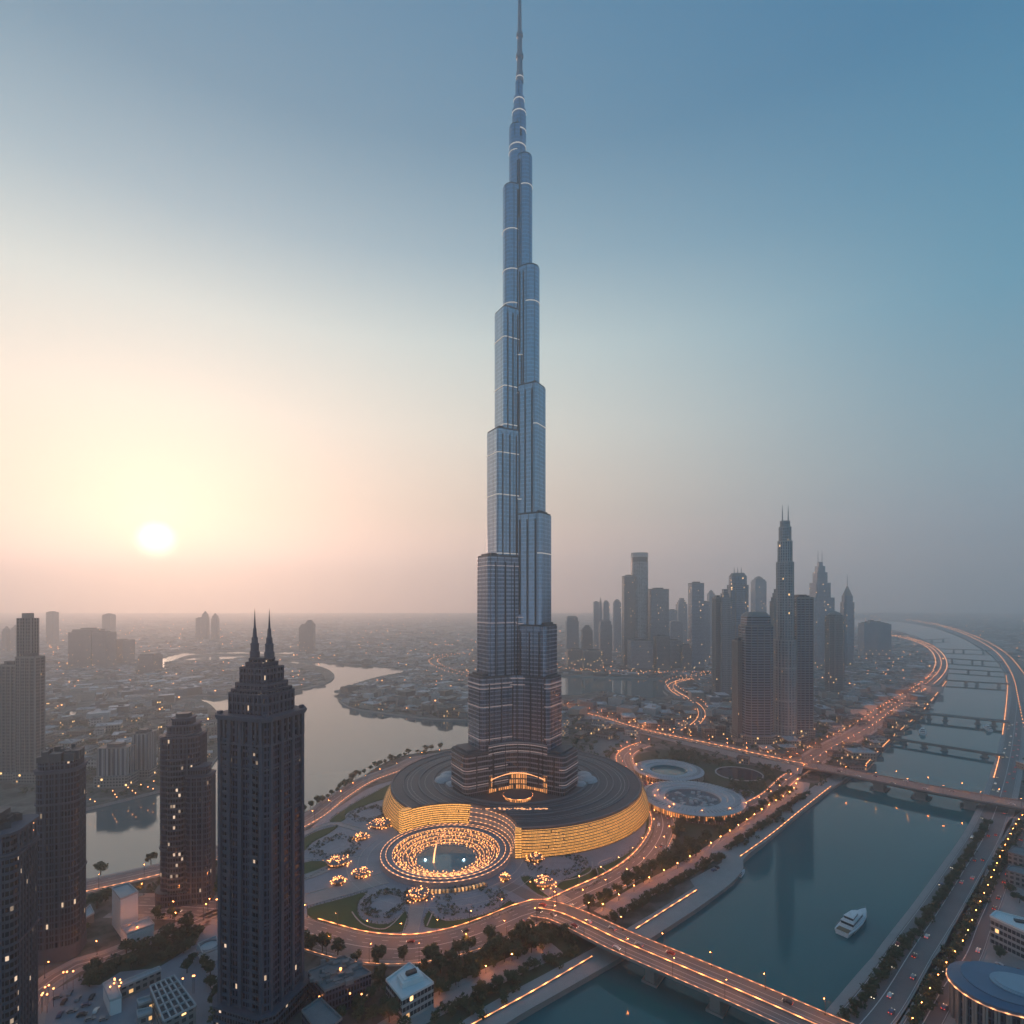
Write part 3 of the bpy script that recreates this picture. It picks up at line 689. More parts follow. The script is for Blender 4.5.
for k in range(9):
    zz = 1.4 + k * 1.95; r_ = np.interp(zz, [0, 5, 10, 15, 20], [131.5, 130.6, 128.6, 126, 123.3]) + .5
    b = MB(); arc_lathe(b, [(r_ - .8, zz + .22), (r_, zz + .22), (r_, zz), (r_ - .8, zz)][::-1], 160, smooth=False); b.build('louvre', M['goldtrim'], pod)
b = MB(); b.prism(rim, PZ - 1.2, PZ, 0, None); o = b.build('roof_edge', M['roofdark'], pod)
P_ = rim if area(rim) > 0 else rim[::-1]; lp_ = [Vector((*p, PZ)) for p in P_]
me = bpy.data.meshes.new('podium_roof'); me.from_pydata([tuple(v) for v in lp_], [], [tuple(t_)[::1] for t_ in tessellate_polygon([lp_])]); me.materials.append(M['roofdark']); put('roof', me, pod)
b = MB()
for r_, h_, w_ in ((123, 1.0, 1.2), (112, .8, .7), (97, .8, 1.4), (83, .6, 1.0), (72, 1.2, 2.0)): arc_lathe(b, [(r_ + w_ / 2, PZ), (r_ + w_ / 2, PZ + h_), (r_ - w_ / 2, PZ + h_), (r_ - w_ / 2, PZ)], 128, smooth=False)
b.build('roof_kerb', M['roofgrey'], pod)
for rr in (91, 104.5, 108, 78): b = MB(); arc_lathe(b, [(rr + .2, PZ + .06), (rr, PZ + .06)], 128, smooth=False); b.build('roof_line', M['marking'], pod)
for k in range(5):                        # broad steps down to the plaza beside the arena
    q0, q1 = fa_ + q_ * .13, fa_ - q_ * (1.0 + .02 * k); r0, r1 = BITE + .5, BITE - 1.1 * (k + 1); A_ = np.linspace(q0, q1, 18)
    P = [(FX - PX + r0 * math.cos(t_), FY - PY + r0 * math.sin(t_)) for t_ in A_] + [(FX - PX + r1 * math.cos(t_), FY - PY + r1 * math.sin(t_)) for t_ in A_[::-1]]
    b = MB(); b.prism(P, 0, PZ - 3.4 * (k + 1), 0, 0); o = b.build('step', M['pave' if k % 2 else 'pale'], pod)
    E_ = [np.array((FX - PX + (r1 + .35) * math.cos(t_), FY - PY + (r1 + .35) * math.sin(t_))) for t_ in A_]; b = MB(); b.beam(E_, [(-.14, .02), (.14, .02), (.14, .3), (-.14, .3)], z=PZ - 3.4 * (k + 1)); b.build('light_strip', M['strip2'], o)  # amber edge glow added to brighten the dark block of steps
b = MB()                                             # long lit skylight before the entrance
pts = [(x, -89 + (x / 30) ** 2 * 3.5) for x in np.linspace(-30, 30, 18)] + [(x, -81.5 - (x / 30) ** 2 * 4) for x in np.linspace(30, -30, 18)]
b.prism(pts, PZ, PZ + .8, 0, 0); o = b.build('skylight_frame', M['roofgrey'], pod)
rr = random.Random(3)
for k in range(46):
    x = rr.uniform(-27, 27); y = -85.3 + rr.uniform(-2.4, 2.4) * (1 - (x / 30) ** 2); b = MB(); b.box(x, y, PZ + .81, rr.uniform(.6, 1.8), .7, .35); b.build('skylight', M['ember'], o)
for sx, nm in ((-1, 0), (1, 0)):                     # glazed canopies beside the wings
    b = MB()
    b.lathe([(0, 5.0), (5, 4.4), (9, 2.4), (10.5, 0)], 20, 0, (0, 0)); b.lathe([(0, 4.2), (4, 3.6), (7.4, 2.0), (8.5, 0)], 18, 0, (-sx * 1.5, 15)); b.lathe([(0, 3.2), (4, 2.6), (6.4, 0)], 18, 0, (-sx * 8, -13))
    b.build('glass_canopy', M['roofpale'], pod, (sx * 71, -8, PZ))

tw = thing('skyscraper', 'supertall stepped silver blue skyscraper with needle spire rising from the round podium', 'skyscraper', (TX, TY, 0))
def capsule(d, L, w_, n=14, back=0.0):
    a = math.atan2(d[1], d[0]); P = []
    for k in range(n + 1):
        t_ = a - PI / 2 + PI * k / n; P.append((d[0] * L + w_ * math.cos(t_), d[1] * L + w_ * math.sin(t_)))
    px_, py_ = -d[1], d[0]
    P += [(px_ * w_ - d[0] * back, py_ * w_ - d[1] * back), (-px_ * w_ - d[0] * back, -py_ * w_ - d[1] * back)]
    return P
def stub(d, L, w_, r=5.0, n=5):
    """a wing with a flat end and rounded corners"""
    px_, py_ = -d[1], d[0]; P = []
    for sgn, a0 in ((-1, -PI / 2), (1, 0)):
        for k in range(n + 1):
            a = a0 + PI / 2 * k / n; u_ = L - r + r * math.cos(a); v_ = sgn * (w_ - r) + r * math.sin(a); P.append((d[0] * u_ + px_ * v_, d[1] * u_ + py_ * v_))
    return P + [(px_ * w_, py_ * w_), (-px_ * w_, -py_ * w_)]
def grow(P, e):
    c = np.mean(np.array(P), axis=0); out = []
    n = len(P)
    for i in range(n):
        a, q, c2 = np.array(P[i - 1]), np.array(P[i]), np.array(P[(i + 1) % n])
        t_ = c2 - a; t_ /= max(np.linalg.norm(t_), 1e-6); out.append((q[0] + t_[1] * e, q[1] - t_[0] * e))
    return out
SQ = math.sqrt(3) / 2
wings = [((-SQ, -.5), [(64, 58), (48.5, 127), (39.8, 241), (30.2, 363), (22.6, 481), (14.6, 604), (8.4, 666)]),
         ((SQ, -.5), [(58.5, 56), (43.4, 126), (39, 175), (33.2, 282), (27.6, 407), (21.6, 523), (14.6, 634)]),
         ((0, 1.0), [(58, 92), (46, 152), (38, 206), (30, 318), (24, 436), (17, 560), (10, 650)])]
WW = [17.2, 15.6, 14.2, 12.6, 11.0, 9.2, 7.4]
BANDS = {0: [30, 44, 58], 1: [70, 100, 117, 121], 2: [178, 232], 3: [244, 300, 340], 4: [368, 405, 452], 5: [488, 521, 560], 6: [604, 640]}
for d, tiers in wings:
    wg = put('wing', None, tw); prev = 0.0
    for k, (e, zt) in enumerate(tiers):
        w_ = WW[k]; L = max((e - w_) / (SQ if d[0] else 1.0), 1.0)
        b = MB(); P = capsule(d, L, w_)
        if k < 5:
            L = (e - .5 * w_ + 1.1) / SQ if d[0] else e + 4
            P = stub(d, L, w_, 5.0 - .5 * k)
        z0 = PZ if k == 0 else max(PZ, tiers[k - 1][1] - 6)
        z0 = PZ
        if k == 0:
            b.prism(P, PZ + 4, zt, 0, 1); ring = grow(P, -1.6); b.prism(ring, PZ, PZ + 4, 0, None)
        else: b.prism(P, z0 + .5, zt, 0, 1)
        # a slim fin on each flank gives the dark vertical joints
        for s in (-1, 1):
            for f_ in (.3, .55, .82):
                cx, cy = d[0] * L * f_ - s * d[1] * (w_ + .25), d[1] * L * f_ + s * d[0] * (w_ + .25)
                b.box(cx, cy, z0 + (5 if k == 0 else 1), 1.1, .5, zt - z0 - 6, math.atan2(d[1], d[0]), 2)
        # parapet and plant on the set-back
        b.prism(grow(P, -.6), zt, zt + 1.6, 1, 1); b.prism(grow(P, -4.0), zt + 1.6, zt + 3.6, 1, 1)
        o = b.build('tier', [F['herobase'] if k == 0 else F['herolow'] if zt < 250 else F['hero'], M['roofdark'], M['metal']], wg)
        for zb in BANDS.get(k, []):
            lo = tiers[k - 1][1] if k else PZ
            if lo + 2 < zb < zt - 2:
                q = MB(); G0, G1 = grow(P, .05), grow(P, .35); n = len(P)
                q.prism(G1[:-1], zb, zb + (.9 if zt > 250 else .75), 0, 0)
                q.build('light_band', M['band'] if zt > 250 else M['bandlow'], wg)
core = put('core', None, tw)
b = MB()
for r_, z0, z1 in ((10.5, PZ, 572), (8.4, 572, 654), (7.0, 654, 684), (5.4, 684, 697), (3.8, 697, 712)):
    b.prism([(r_ * math.cos(PI * k / 9) + (1.6 if z0 > 600 else 0), r_ * math.sin(PI * k / 9)) for k in range(18)], z0, z1, 0, 1, smooth=False)
b.build('shaft', [F['hero'], M['roofdark']], core)
for zb, r_ in ((680, 7.2), (693, 5.6), (662, 7.2), (646, 8.65)):
    q = MB(); q.prism([(r_ * math.cos(PI * k / 9) + (1.6 if zb > 654 else 0), r_ * math.sin(PI * k / 9)) for k in range(18)], zb, zb + 1.3, 0, 0); q.build('light_band', M['band'], core)
infill = put('recess', None, tw)
def concave(yc, bow, hw_): return [(x, yc - bow * (x / hw_) ** 2) for x in np.linspace(-hw_, hw_, 15)] + [(hw_, 2), (-hw_, 2)]
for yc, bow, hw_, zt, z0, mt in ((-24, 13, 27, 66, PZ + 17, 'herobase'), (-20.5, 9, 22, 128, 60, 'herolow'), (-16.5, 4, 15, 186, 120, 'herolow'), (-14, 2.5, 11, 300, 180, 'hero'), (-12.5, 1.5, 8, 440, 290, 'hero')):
    b = MB(); P = concave(yc, bow, hw_); b.prism(P, z0, zt, 0, 1, bottom=True)
    for k in range(1, 14, 3):
        x, y = P[k]; b.box(x, y - .3, z0 + .5, .8, .8, zt - z0 - 3, 0, 2)
    b.build('curved_front', [F[mt], M['roofdark'], M['metal']], infill)
    for zb in (zt - 3, zt - 9 if zt < 200 else zt - 40):
        q = MB(); A_ = P[:15]; q.beam([np.array((x, y - .42, zb)) for x, y in A_], [(-.2, 0), (.2, 0), (.2, .8), (-.2, .8)]); q.build('light_band', M['bandlow'] if zt < 250 else M['band'], infill)
b = MB(); P = concave(-23.4, 13.2, 27); b.prism(P, PZ, PZ + 16.9, 0, 1); b.build('lit_lobby', [F['lobby'], M['roofdark']], infill)
q = MB(); A_ = [np.array((x, -24.2 - 13 * (x / 27) ** 2, PZ + 16.2 - 3.2 * (x / 25) ** 2)) for x in np.linspace(-25, 25, 21)]
q.tube(A_, .45, 6); q.build('arch_light', M['ember'], infill)
spire = put('spire', None, tw)
b = MB(); b.lathe([(3.8, 712), (3.6, 722), (2.9, 723), (2.7, 736), (3.8, 737), (3.8, 740), (2.6, 741), (2.3, 757), (3.3, 758), (3.3, 761), (2.1, 762), (1.8, 782), (1.4, 806), (.7, 828)], 10, 0, c=(2.2, 0)); b.build('mast', M['steel'], spire)
b = MB(); b.lathe([(3.9, 716), (3.9, 717.2)], 10, 0, c=(2.2, 0)); b.build('beacon_ring', M['band'], spire)
ep = thing('entrance_pavilion', 'low round glowing pavilion set in the recess at the foot of the great tower', 'pavilion', (TX, TY - 48, PZ))
b = MB(); b.lathe([(12, 0), (12, 4.0)], 28, 0); b.build('lit_wall', F['lobby'], ep)
b = MB(); b.lathe([(13.4, 4.0), (13.4, 4.6), (9, 5.3), (0, 5.6)], 28, 0, smooth=False); b.build('roof', M['roofdark'], ep)
b = MB(); b.lathe([(13.6, 4.1), (13.6, 4.5)], 28, 0); b.build('light_strip', M['strip'], ep)

# fountain arena before the podium
fa = thing('fountain_arena', 'round sunken fountain arena with tiers of glowing arcades before the tower', 'arena', (FX, FY, 0))
b = MB(); b.lathe([(FR + 1.2, 0), (FR + .4, 3.2)], 96, 0, smooth=True); b.build('outer_wall', M['pave'], fa)
b = MB(); b.lathe([(FR + 1, 3.2), (FR + 1, 4.0), (FR - .2, 4.0), (FR - .2, 3.5), (FR - 3, 3.5), (FR - 3, 4.4), (FR - 4, 4.4), (FR - 4, 3.4), (FR - 8.5, 3.4)], 96, 0, smooth=False); b.build('rim', M['pave'], fa)
for r0, zz in ((FR + .4, 4.02), (FR - 3.5, 4.42)):
    b = MB(); b.lathe([(r0 - .2, zz), (r0 - .2, zz + .25), (r0 + .2, zz + .25), (r0 + .2, zz)], 96, 0, smooth=False); b.build('light_strip', M['strip2'], fa)
rs = [FR - 8.5, FR - 12.5, FR - 16.5, FR - 20.5, FR - 24]
zs = [3.4, 1.9, .5, -.8, -1.9, -2.6]
for k, r0 in enumerate(rs):
    b = MB(); r1 = rs[k + 1] if k < 4 else FR - 26
    b.lathe([(r0, zs[k]), (r0, zs[k + 1]), (r1, zs[k + 1])], 96, 0, smooth=False, mats=[0, 1])
    o = b.build('terrace', [F['arcade'], M['roofgrey']], fa)
    q = MB(); q.lathe([(r0 + .3, zs[k] + .02), (r0 + .3, zs[k] + .3), (r0 - .05, zs[k] + .3), (r0 - .05, zs[k] + .02)], 96, 0, smooth=False); q.build('light_ring', M['strip2'], o)
    q = MB(); n = 84 - 11 * k
    for i in range(n):
        a = 2 * PI * (i + rng.uniform(-.25, .25)) / n; rr_ = r0 - .8 - rng.random() * 2.2
        if rng.random() < .85: q.ball((rr_ * math.cos(a), rr_ * math.sin(a), zs[k + 1] + 1.0), rng.uniform(.22, .42), 5); q.tube([(rr_ * math.cos(a), rr_ * math.sin(a), zs[k + 1]), (rr_ * math.cos(a), rr_ * math.sin(a), zs[k + 1] + .8)], .09, 4)
    q.build('lamp_ring', M['bulb'], o)
b = MB(); b.lathe([(0, -2.7), (FR - 26, -2.7)], 64, 0, smooth=False); b.build('pool', M['pool'], fa)
b = MB(); b.lathe([(FR - 26, -2.8), (FR - 26, -2.2), (FR - 27, -2.2), (FR - 27, -2.8)], 64, 0, smooth=False); b.build('pool_edge', M['pale'], fa)
b = MB(); b.tube([(-9 + 9 * (k / 14) - 3 * math.sin(PI * k / 14), -8 + 22 * (k / 14), -2.7 + 15 * math.sin(PI * .5 * k / 14)) for k in range(15)], [.7 - .03 * k for k in range(15)], 6); b.build('curved_mast', M['strip2'], fa)
for x in (-16, 14):
    b = MB(); b.ball((x, -4, -2.1), .8, 8); b.build('fountain_light', M['whitelight'], fa)
b = MB(); P = [np.array((56.5 * math.cos(t_), 56.5 * math.sin(t_), 0)) for t_ in np.linspace(-1.75, -.95, 20)]
b.beam(P, [(-1, 0), (1, 0), (1, 2), (-1, 2)]); b.build('screen_wall', F['arcade'], fa)

for r_ in (60.5, 67, 75):
    q = MB(); q.beam([np.array((FX + r_ * math.cos(t_), FY + r_ * math.sin(t_))) for t_ in np.linspace(R(-205), R(-8) if r_ < 62 else R(-25), 60)], [(-.25, .05), (.25, .05), (.25, .22), (-.25, .22)], z=0); struct(q.build('paving_kerb', M['pale']))
# lit kiosks on the plaza
LANT = []
for r_ in (.22, .32, .45):
    q = MB(); q.ball((0, 0, 0), r_, 6); LANT.append(q.mesh('lantern', [M['bulb']]))
def pavilion(px_, py_, r, label, big=False):
    t = thing('pavilion', label, 'pavilion', (*g(px_, py_), .05), rng.random(), 'glowing pavilions on the plaza')
    b = MB(); b.lathe([(r * .7, 0), (r * .7, 2.8)], 16, 0); b.build('lit_wall', F['lobby'], t)
    b = MB(); b.lathe([(r * .82, 2.8), (r * .82, 3.1), (r * .5, 4.2), (r * .45, 4.0), (0, 4.9)], 16, 0, smooth=False); b.build('roof', M['roofgrey'], t)
    for k in range(int(12 + r * 5)):
        a = rng.random() * 2 * PI; rr_ = r * rng.random() ** .7 * 1.15; z = rng.uniform(.6, 2.4) if rr_ > r * .8 else 4.6 - .9 * rr_ / r
        put('lantern', LANT[rng.randrange(3)], t, (rr_ * math.cos(a), rr_ * math.sin(a), z))
for x, y, r, l in ((380, 826, 11, 'largest glowing pavilion, at the left end of the golden podium wall'), (394, 820, 5, 'small glowing pavilion touching the golden podium wall'), (361, 839, 6, 'glowing pavilion just beside the fountain arena, below the largest one'),
                   (337, 864, 10, 'wide glowing pavilion at the head of the west approach path'), (361, 876, 7, 'round glowing pavilion by the west lawn corner'), (338.5, 884, 5, 'small glowing pavilion farthest west on the paved fan'),
                   (419, 897, 9, 'bright glowing pavilion over the front approach path'), (535.5, 860, 7, 'glowing pavilion on the paved garden east of the arena'), (543, 885, 8, 'bright glowing pavilion on the lawn island near the bridge'), (505, 880, 4, 'tiny glowing pavilion alone on the paving near the slip road')):
    pavilion(x, y, r, l)
def approach(pts, wd):
    P = path(pts, 4); b = MB(); b.strip(P, -wd / 2, wd / 2, .16); struct(b.build('approach_path', M['prom']))
    for s in (-1, 1):
        q = MB(); q.beam(P, [(s * wd / 2 - .15, .1), (s * wd / 2 + .15, .1), (s * wd / 2 + .15, .5), (s * wd / 2 - .15, .5)]); struct(q.build('path_kerb', M['pale']))
approach([(419, 899), (415, 915), (409, 937)], 9); approach([(334, 866), (318, 873), (300, 879)], 8)
approach([(381, 823), (391, 805), (396, 788), (404, 772)], 6); approach([(545, 888), (556, 896), (566, 902)], 9); approach([(300, 836), (330, 824), (352, 828), (375, 836)], 6)
approach([(300, 902), (350, 888), (385, 878)], 16)
for P in ([(352, 912), (364, 925), (385, 929), (402, 914)], [(427, 926), (433, 912)], [(596, 868), (598, 877), (588, 886)], [(596, 878), (606, 872), (598, 864), (612, 858)], [(300, 857), (330, 860), (362, 856)], [(528, 875), (560, 881), (590, 872), (592, 862)]):
    q = MB(); q.beam(path(P, 3), [(-.35, .1), (.35, .1), (.35, .35), (-.35, .35)]); struct(q.build('garden_kerb', M['pale']))

# two round halls and a round pond in the park
def hall(px_, py_, R_, label, pool):
    x, y = g(px_, py_, 6); t = thing('round_hall', label, 'hall', (x, y, 0)); BLOCKED.append((x, y, R_ + 6))
    b = MB(); b.lathe([(R_ * .93, 0), (R_ * .93, 6.5)], 64, 0, smooth=True); b.build('wall', F['lobby' if not pool else 'low'], t)
    b = MB()
    for k in range(60):
        a = 2 * PI * k / 60; b.box(R_ * .985 * math.cos(a), R_ * .985 * math.sin(a), 0, .6, .5, 6.6, a)
    b.build('colonnade', M['pale'], t)
    b = MB(); b.lathe([(R_, 6.6), (R_ * 1.02, 7.3), (R_ * .93, 8.6), (R_ * .80, 8.9), (R_ * .79, 8.2), (R_ * .68, 8.6), (R_ * .66, 7.2), (R_ * .56, 7.6), (R_ * .54, 6.0)], 64, 0, smooth=False); b.build('ring_roof', M['roofpale'], t)
    b = MB()
    for k in range(72):
        a = 2 * PI * k / 72; b.box(R_ * .865 * math.cos(a), R_ * .865 * math.sin(a), 8.55, R_ * .12, .35, .45, a)
    b.build('roof_rib', M['roofgrey'], t)
    b = MB(); b.lathe([(R_ * .54, 6.0), (R_ * .5, 4.4), (0, 4.2)], 48, 0, smooth=False); b.build('pool' if pool else 'inner_court', M['water'] if pool else M['roofgrey'], t)
    if not pool:
        b = MB(); rr = random.Random(5)
        for k in range(34):
            a = rr.random() * 6.28; q = rr.random() ** .5 * R_ * .45; b.box(q * math.cos(a), q * math.sin(a), 4.2, rr.uniform(2, 6), rr.uniform(1.5, 4), rr.uniform(.6, 2.6), a)
        b.build('stage', M['roofpale'], t)
hall(668.5, 770.5, 38, 'farther round hall with a teal pool inside its pale ring roof', True)
hall(692.5, 798, 48, 'nearer and larger round hall with a grey court inside its pale ring roof', False)
x, y = g(739, 774); t = thing('round_pond', 'oval park pond with a low pale rim on the dark lawn', 'pond', (x, y, .1)); BLOCKED.append((x, y, 28))
b = MB(); b.lathe([(26, 0), (26, .8), (24.5, .8), (24.5, .3)], 48, 0, smooth=False); b.build('rim', M['pale'], t)
b = MB(); b.lathe([(24.5, .4), (0, .4)], 48, 0, smooth=False); b.build('water_surface', M['glass'], t)

# ------------------------------------------------------------------ skyscrapers
def rect(w_, d_, ch=0.0):
    a, c = w_ / 2, d_ / 2
    if not ch: return [(-a, -c), (a, -c), (a, c), (-a, c)]
    return [(-a + ch, -c), (a - ch, -c), (a, -c + ch), (a, c - ch), (a - ch, c), (-a + ch, c), (-a, c - ch), (-a, -c + ch)]
def ngon(r, n=24, sy=1.0): return [(r * math.cos(2 * PI * (k + .5) / n), sy * r * math.sin(2 * PI * (k + .5) / n)) for k in range(n)]
def ribs(b, poly, z0, z1, gap, dep, wd, mat_):
    if area(poly) < 0: poly = poly[::-1]
    for i in range(len(poly)):
        a, c = np.array(poly[i]), np.array(poly[(i + 1) % len(poly)]); L = np.linalg.norm(c - a)
        if L < gap * .8: continue
        n = max(1, round(L / gap)); t_ = (c - a) / L; nn = np.array([t_[1], -t_[0]])
        for k in range(n + 1):
            q = a + t_ * min(max(L * k / n, wd / 2), L - wd / 2) + nn * dep / 2; b.box(q[0], q[1], z0, wd, dep, z1 - z0, math.atan2(t_[1], t_[0]), mat_)
def ledges(b, poly, zs_, dep, h, mat_):
    for z in zs_: b.prism(grow(poly, dep), z, z + h, mat_, mat_, bottom=True)
def plant(b, w_, d_, z, seed, mat_=1):
    rr = random.Random(seed); b.box(0, 0, z, w_ * .5, d_ * .5, 3.5, 0, mat_)
    for k in range(5): b.box(rr.uniform(-.33, .33) * w_, rr.uniform(-.33, .33) * d_, z, rr.uniform(1.5, 4), rr.uniform(1.5, 4), rr.uniform(1, 3), 0, mat_)
def tower(label, xl, xr, ytop, ybase, style, wall, rot=0.0, dfac=1.0, antenna=0, ybot=None, group=None, cat='tower', ch=0, seed=1, name='tower', rib=None):
    """xl, xr, ytop, ybase as surveyed; the thing stands on the ground with its real depth"""
    D = CAM_H * FPX / (ybase - HOR); wd = (xr - xl) * D / FPX; Df = D + wd * dfac / 2
    X = ((xl + xr) / 2 - 512) * Df / FPX; wd = (xr - xl) * Df / FPX
    if style not in ('round',): wd /= (abs(math.cos(rot)) + dfac * abs(math.sin(rot)))
    H = CAM_H + (HOR - ytop) * Df / FPX; dp = wd * dfac
    t = thing(name, label, cat, (X, Df, 0), rot, group); BLOCKED.append((X, Df, max(wd, dp) * .75 + 4))
    mats = [F[wall] if isinstance(wall, str) else wall, M['roofdark'], M['concrete'], M['metal']]
    poly = ngon(wd / 2, 28, dfac) if style == 'round' else rect(wd, dp, ch * wd)
    b = MB(); ctop = {'flat': .985, 'round': .985, 'dome': .93, 'step': .88, 'point': .80, 'crown': .90, 'taper': .66}[style]
    hz = H * ctop
    b.prism(poly, 0, hz, 0, 1)
    if rib: ribs(b, poly, 0, hz - 1, rib, .7, .6, 2)
    elif D < 1300 and style != 'round': ribs(b, poly, 0, hz, wd / 4.0, .5, .9, 2)
    b.build('shaft', mats, t)
    if D < 1700:
        q = MB(); pb = grow(poly, wd * .12); q.prism(pb, 0, 9 + seed % 4, 0, 1); q.build('base', [F['low'], M['roofgrey']], t)
    b = MB()
    if style in ('flat', 'round'):
        b.prism(grow(poly, .35), hz, H, 2, 1); plant(b, wd, dp, H, seed)
    elif style == 'dome':
        b.prism([(x * .86, y * .86) for x, y in poly], hz, hz + (H - hz) * .35, 0, 1); r = wd * .40
        z = hz + (H - hz) * .35; h = H - z
        b.lathe([(r, z), (r * .92, z + h * .35), (r * .7, z + h * .65), (r * .35, z + h * .85), (.3, H)], 16, 2)
    elif style == 'step':
        for k, sc in enumerate((.82, .62, .42)):
            z0 = hz + (H - hz) * k / 3; b.prism([(x * sc, y * sc) for x, y in poly], z0, hz + (H - hz) * (k + 1) / 3, 0, 1)
            ledges(b, [(x * sc, y * sc) for x, y in poly], [hz + (H - hz) * (k + 1) / 3 - .8], .4, .7, 2)
    elif style == 'point':
        b.prism([(x * .8, y * .8) for x, y in poly], hz, hz + (H - hz) * .4, 0, 1); b.prism([(x * .72, y * .72) for x, y in poly], hz + (H - hz) * .4, H, 2, 2, scale=.12)
    elif style == 'crown':
        b.prism([(x * .86, y * .86) for x, y in poly], hz, H - (H - hz) * .3, 0, 1); b.prism([(x * .86, y * .86) for x, y in poly], H - (H - hz) * .3, H, 2, 1, scale=.7)
        ledges(b, poly, [hz - 1.2], .6, 1.1, 2)
    elif style == 'taper':
        zz = [hz, H * .80, H * .90, H * .96, H]
        for k, sc in enumerate((.74, .52, .36, .2)): b.prism([(x * sc, y * sc) for x, y in poly], zz[k], zz[k + 1], 0, 1)
    b.build('crown', mats, t)
    for k in range(antenna):
        q = MB(); x = (k - (antenna - 1) / 2) * wd * .2; h = 12 * Df / FPX if antenna < 3 else 6 * Df / FPX
        q.tube([(x, 0, H - .5), (x, 0, H + h * .6), (x, 0, H + h)], [.5 + Df * .0003, .4 + Df * .0002, .15], 5); q.build('antenna', M['steel'], t)
    return t, X, Df, wd, H
DT = 'towers of the far skyline'
# the right-hand cluster
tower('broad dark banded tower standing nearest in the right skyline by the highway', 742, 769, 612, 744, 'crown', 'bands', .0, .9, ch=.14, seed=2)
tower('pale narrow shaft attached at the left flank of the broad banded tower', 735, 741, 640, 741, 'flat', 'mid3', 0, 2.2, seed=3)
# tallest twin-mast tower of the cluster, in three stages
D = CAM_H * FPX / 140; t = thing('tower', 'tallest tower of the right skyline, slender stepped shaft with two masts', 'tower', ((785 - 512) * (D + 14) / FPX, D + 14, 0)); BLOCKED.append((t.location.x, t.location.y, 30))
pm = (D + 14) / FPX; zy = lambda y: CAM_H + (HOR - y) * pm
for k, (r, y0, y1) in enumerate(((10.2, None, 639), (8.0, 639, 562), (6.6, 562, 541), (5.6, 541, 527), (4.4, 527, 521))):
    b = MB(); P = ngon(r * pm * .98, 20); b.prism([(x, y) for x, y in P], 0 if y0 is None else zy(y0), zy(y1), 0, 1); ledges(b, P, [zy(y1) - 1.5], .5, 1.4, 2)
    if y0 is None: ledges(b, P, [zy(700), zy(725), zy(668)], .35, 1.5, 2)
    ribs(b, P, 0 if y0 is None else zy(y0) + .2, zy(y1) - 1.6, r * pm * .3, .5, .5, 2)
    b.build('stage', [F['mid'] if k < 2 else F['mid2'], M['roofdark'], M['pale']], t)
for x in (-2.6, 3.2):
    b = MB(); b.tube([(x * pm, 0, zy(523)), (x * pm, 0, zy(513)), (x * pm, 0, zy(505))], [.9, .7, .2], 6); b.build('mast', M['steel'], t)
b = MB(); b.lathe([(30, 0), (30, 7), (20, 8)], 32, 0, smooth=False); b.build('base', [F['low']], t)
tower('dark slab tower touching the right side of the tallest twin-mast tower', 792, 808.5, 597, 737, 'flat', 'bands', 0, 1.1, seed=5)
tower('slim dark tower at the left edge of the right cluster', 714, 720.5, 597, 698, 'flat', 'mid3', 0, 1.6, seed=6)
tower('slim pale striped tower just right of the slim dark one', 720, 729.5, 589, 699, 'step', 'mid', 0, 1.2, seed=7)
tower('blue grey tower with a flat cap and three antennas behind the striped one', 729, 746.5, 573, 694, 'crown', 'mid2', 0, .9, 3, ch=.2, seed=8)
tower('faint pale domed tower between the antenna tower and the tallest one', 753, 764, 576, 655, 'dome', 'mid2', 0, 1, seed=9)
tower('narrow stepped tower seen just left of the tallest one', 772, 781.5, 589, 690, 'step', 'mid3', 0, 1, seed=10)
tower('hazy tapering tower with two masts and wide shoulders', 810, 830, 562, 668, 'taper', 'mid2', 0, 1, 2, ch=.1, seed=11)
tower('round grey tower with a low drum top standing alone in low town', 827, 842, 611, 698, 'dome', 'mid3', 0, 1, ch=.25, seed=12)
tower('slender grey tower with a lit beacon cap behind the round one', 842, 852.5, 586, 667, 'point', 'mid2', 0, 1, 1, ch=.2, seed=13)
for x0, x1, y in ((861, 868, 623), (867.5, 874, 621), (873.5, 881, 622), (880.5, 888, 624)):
    tower({861: 'first slab from the left among four hazy slabs near the canal', 867.5: 'second slab from the left among four hazy slabs near the canal', 873.5: 'third slab from the left among four hazy slabs near the canal', 880.5: 'last slab on the right among four hazy slabs near the canal'}[x0], x0, x1, y, 657, 'flat', 'mid2', 0, 1.3, seed=int(x0))
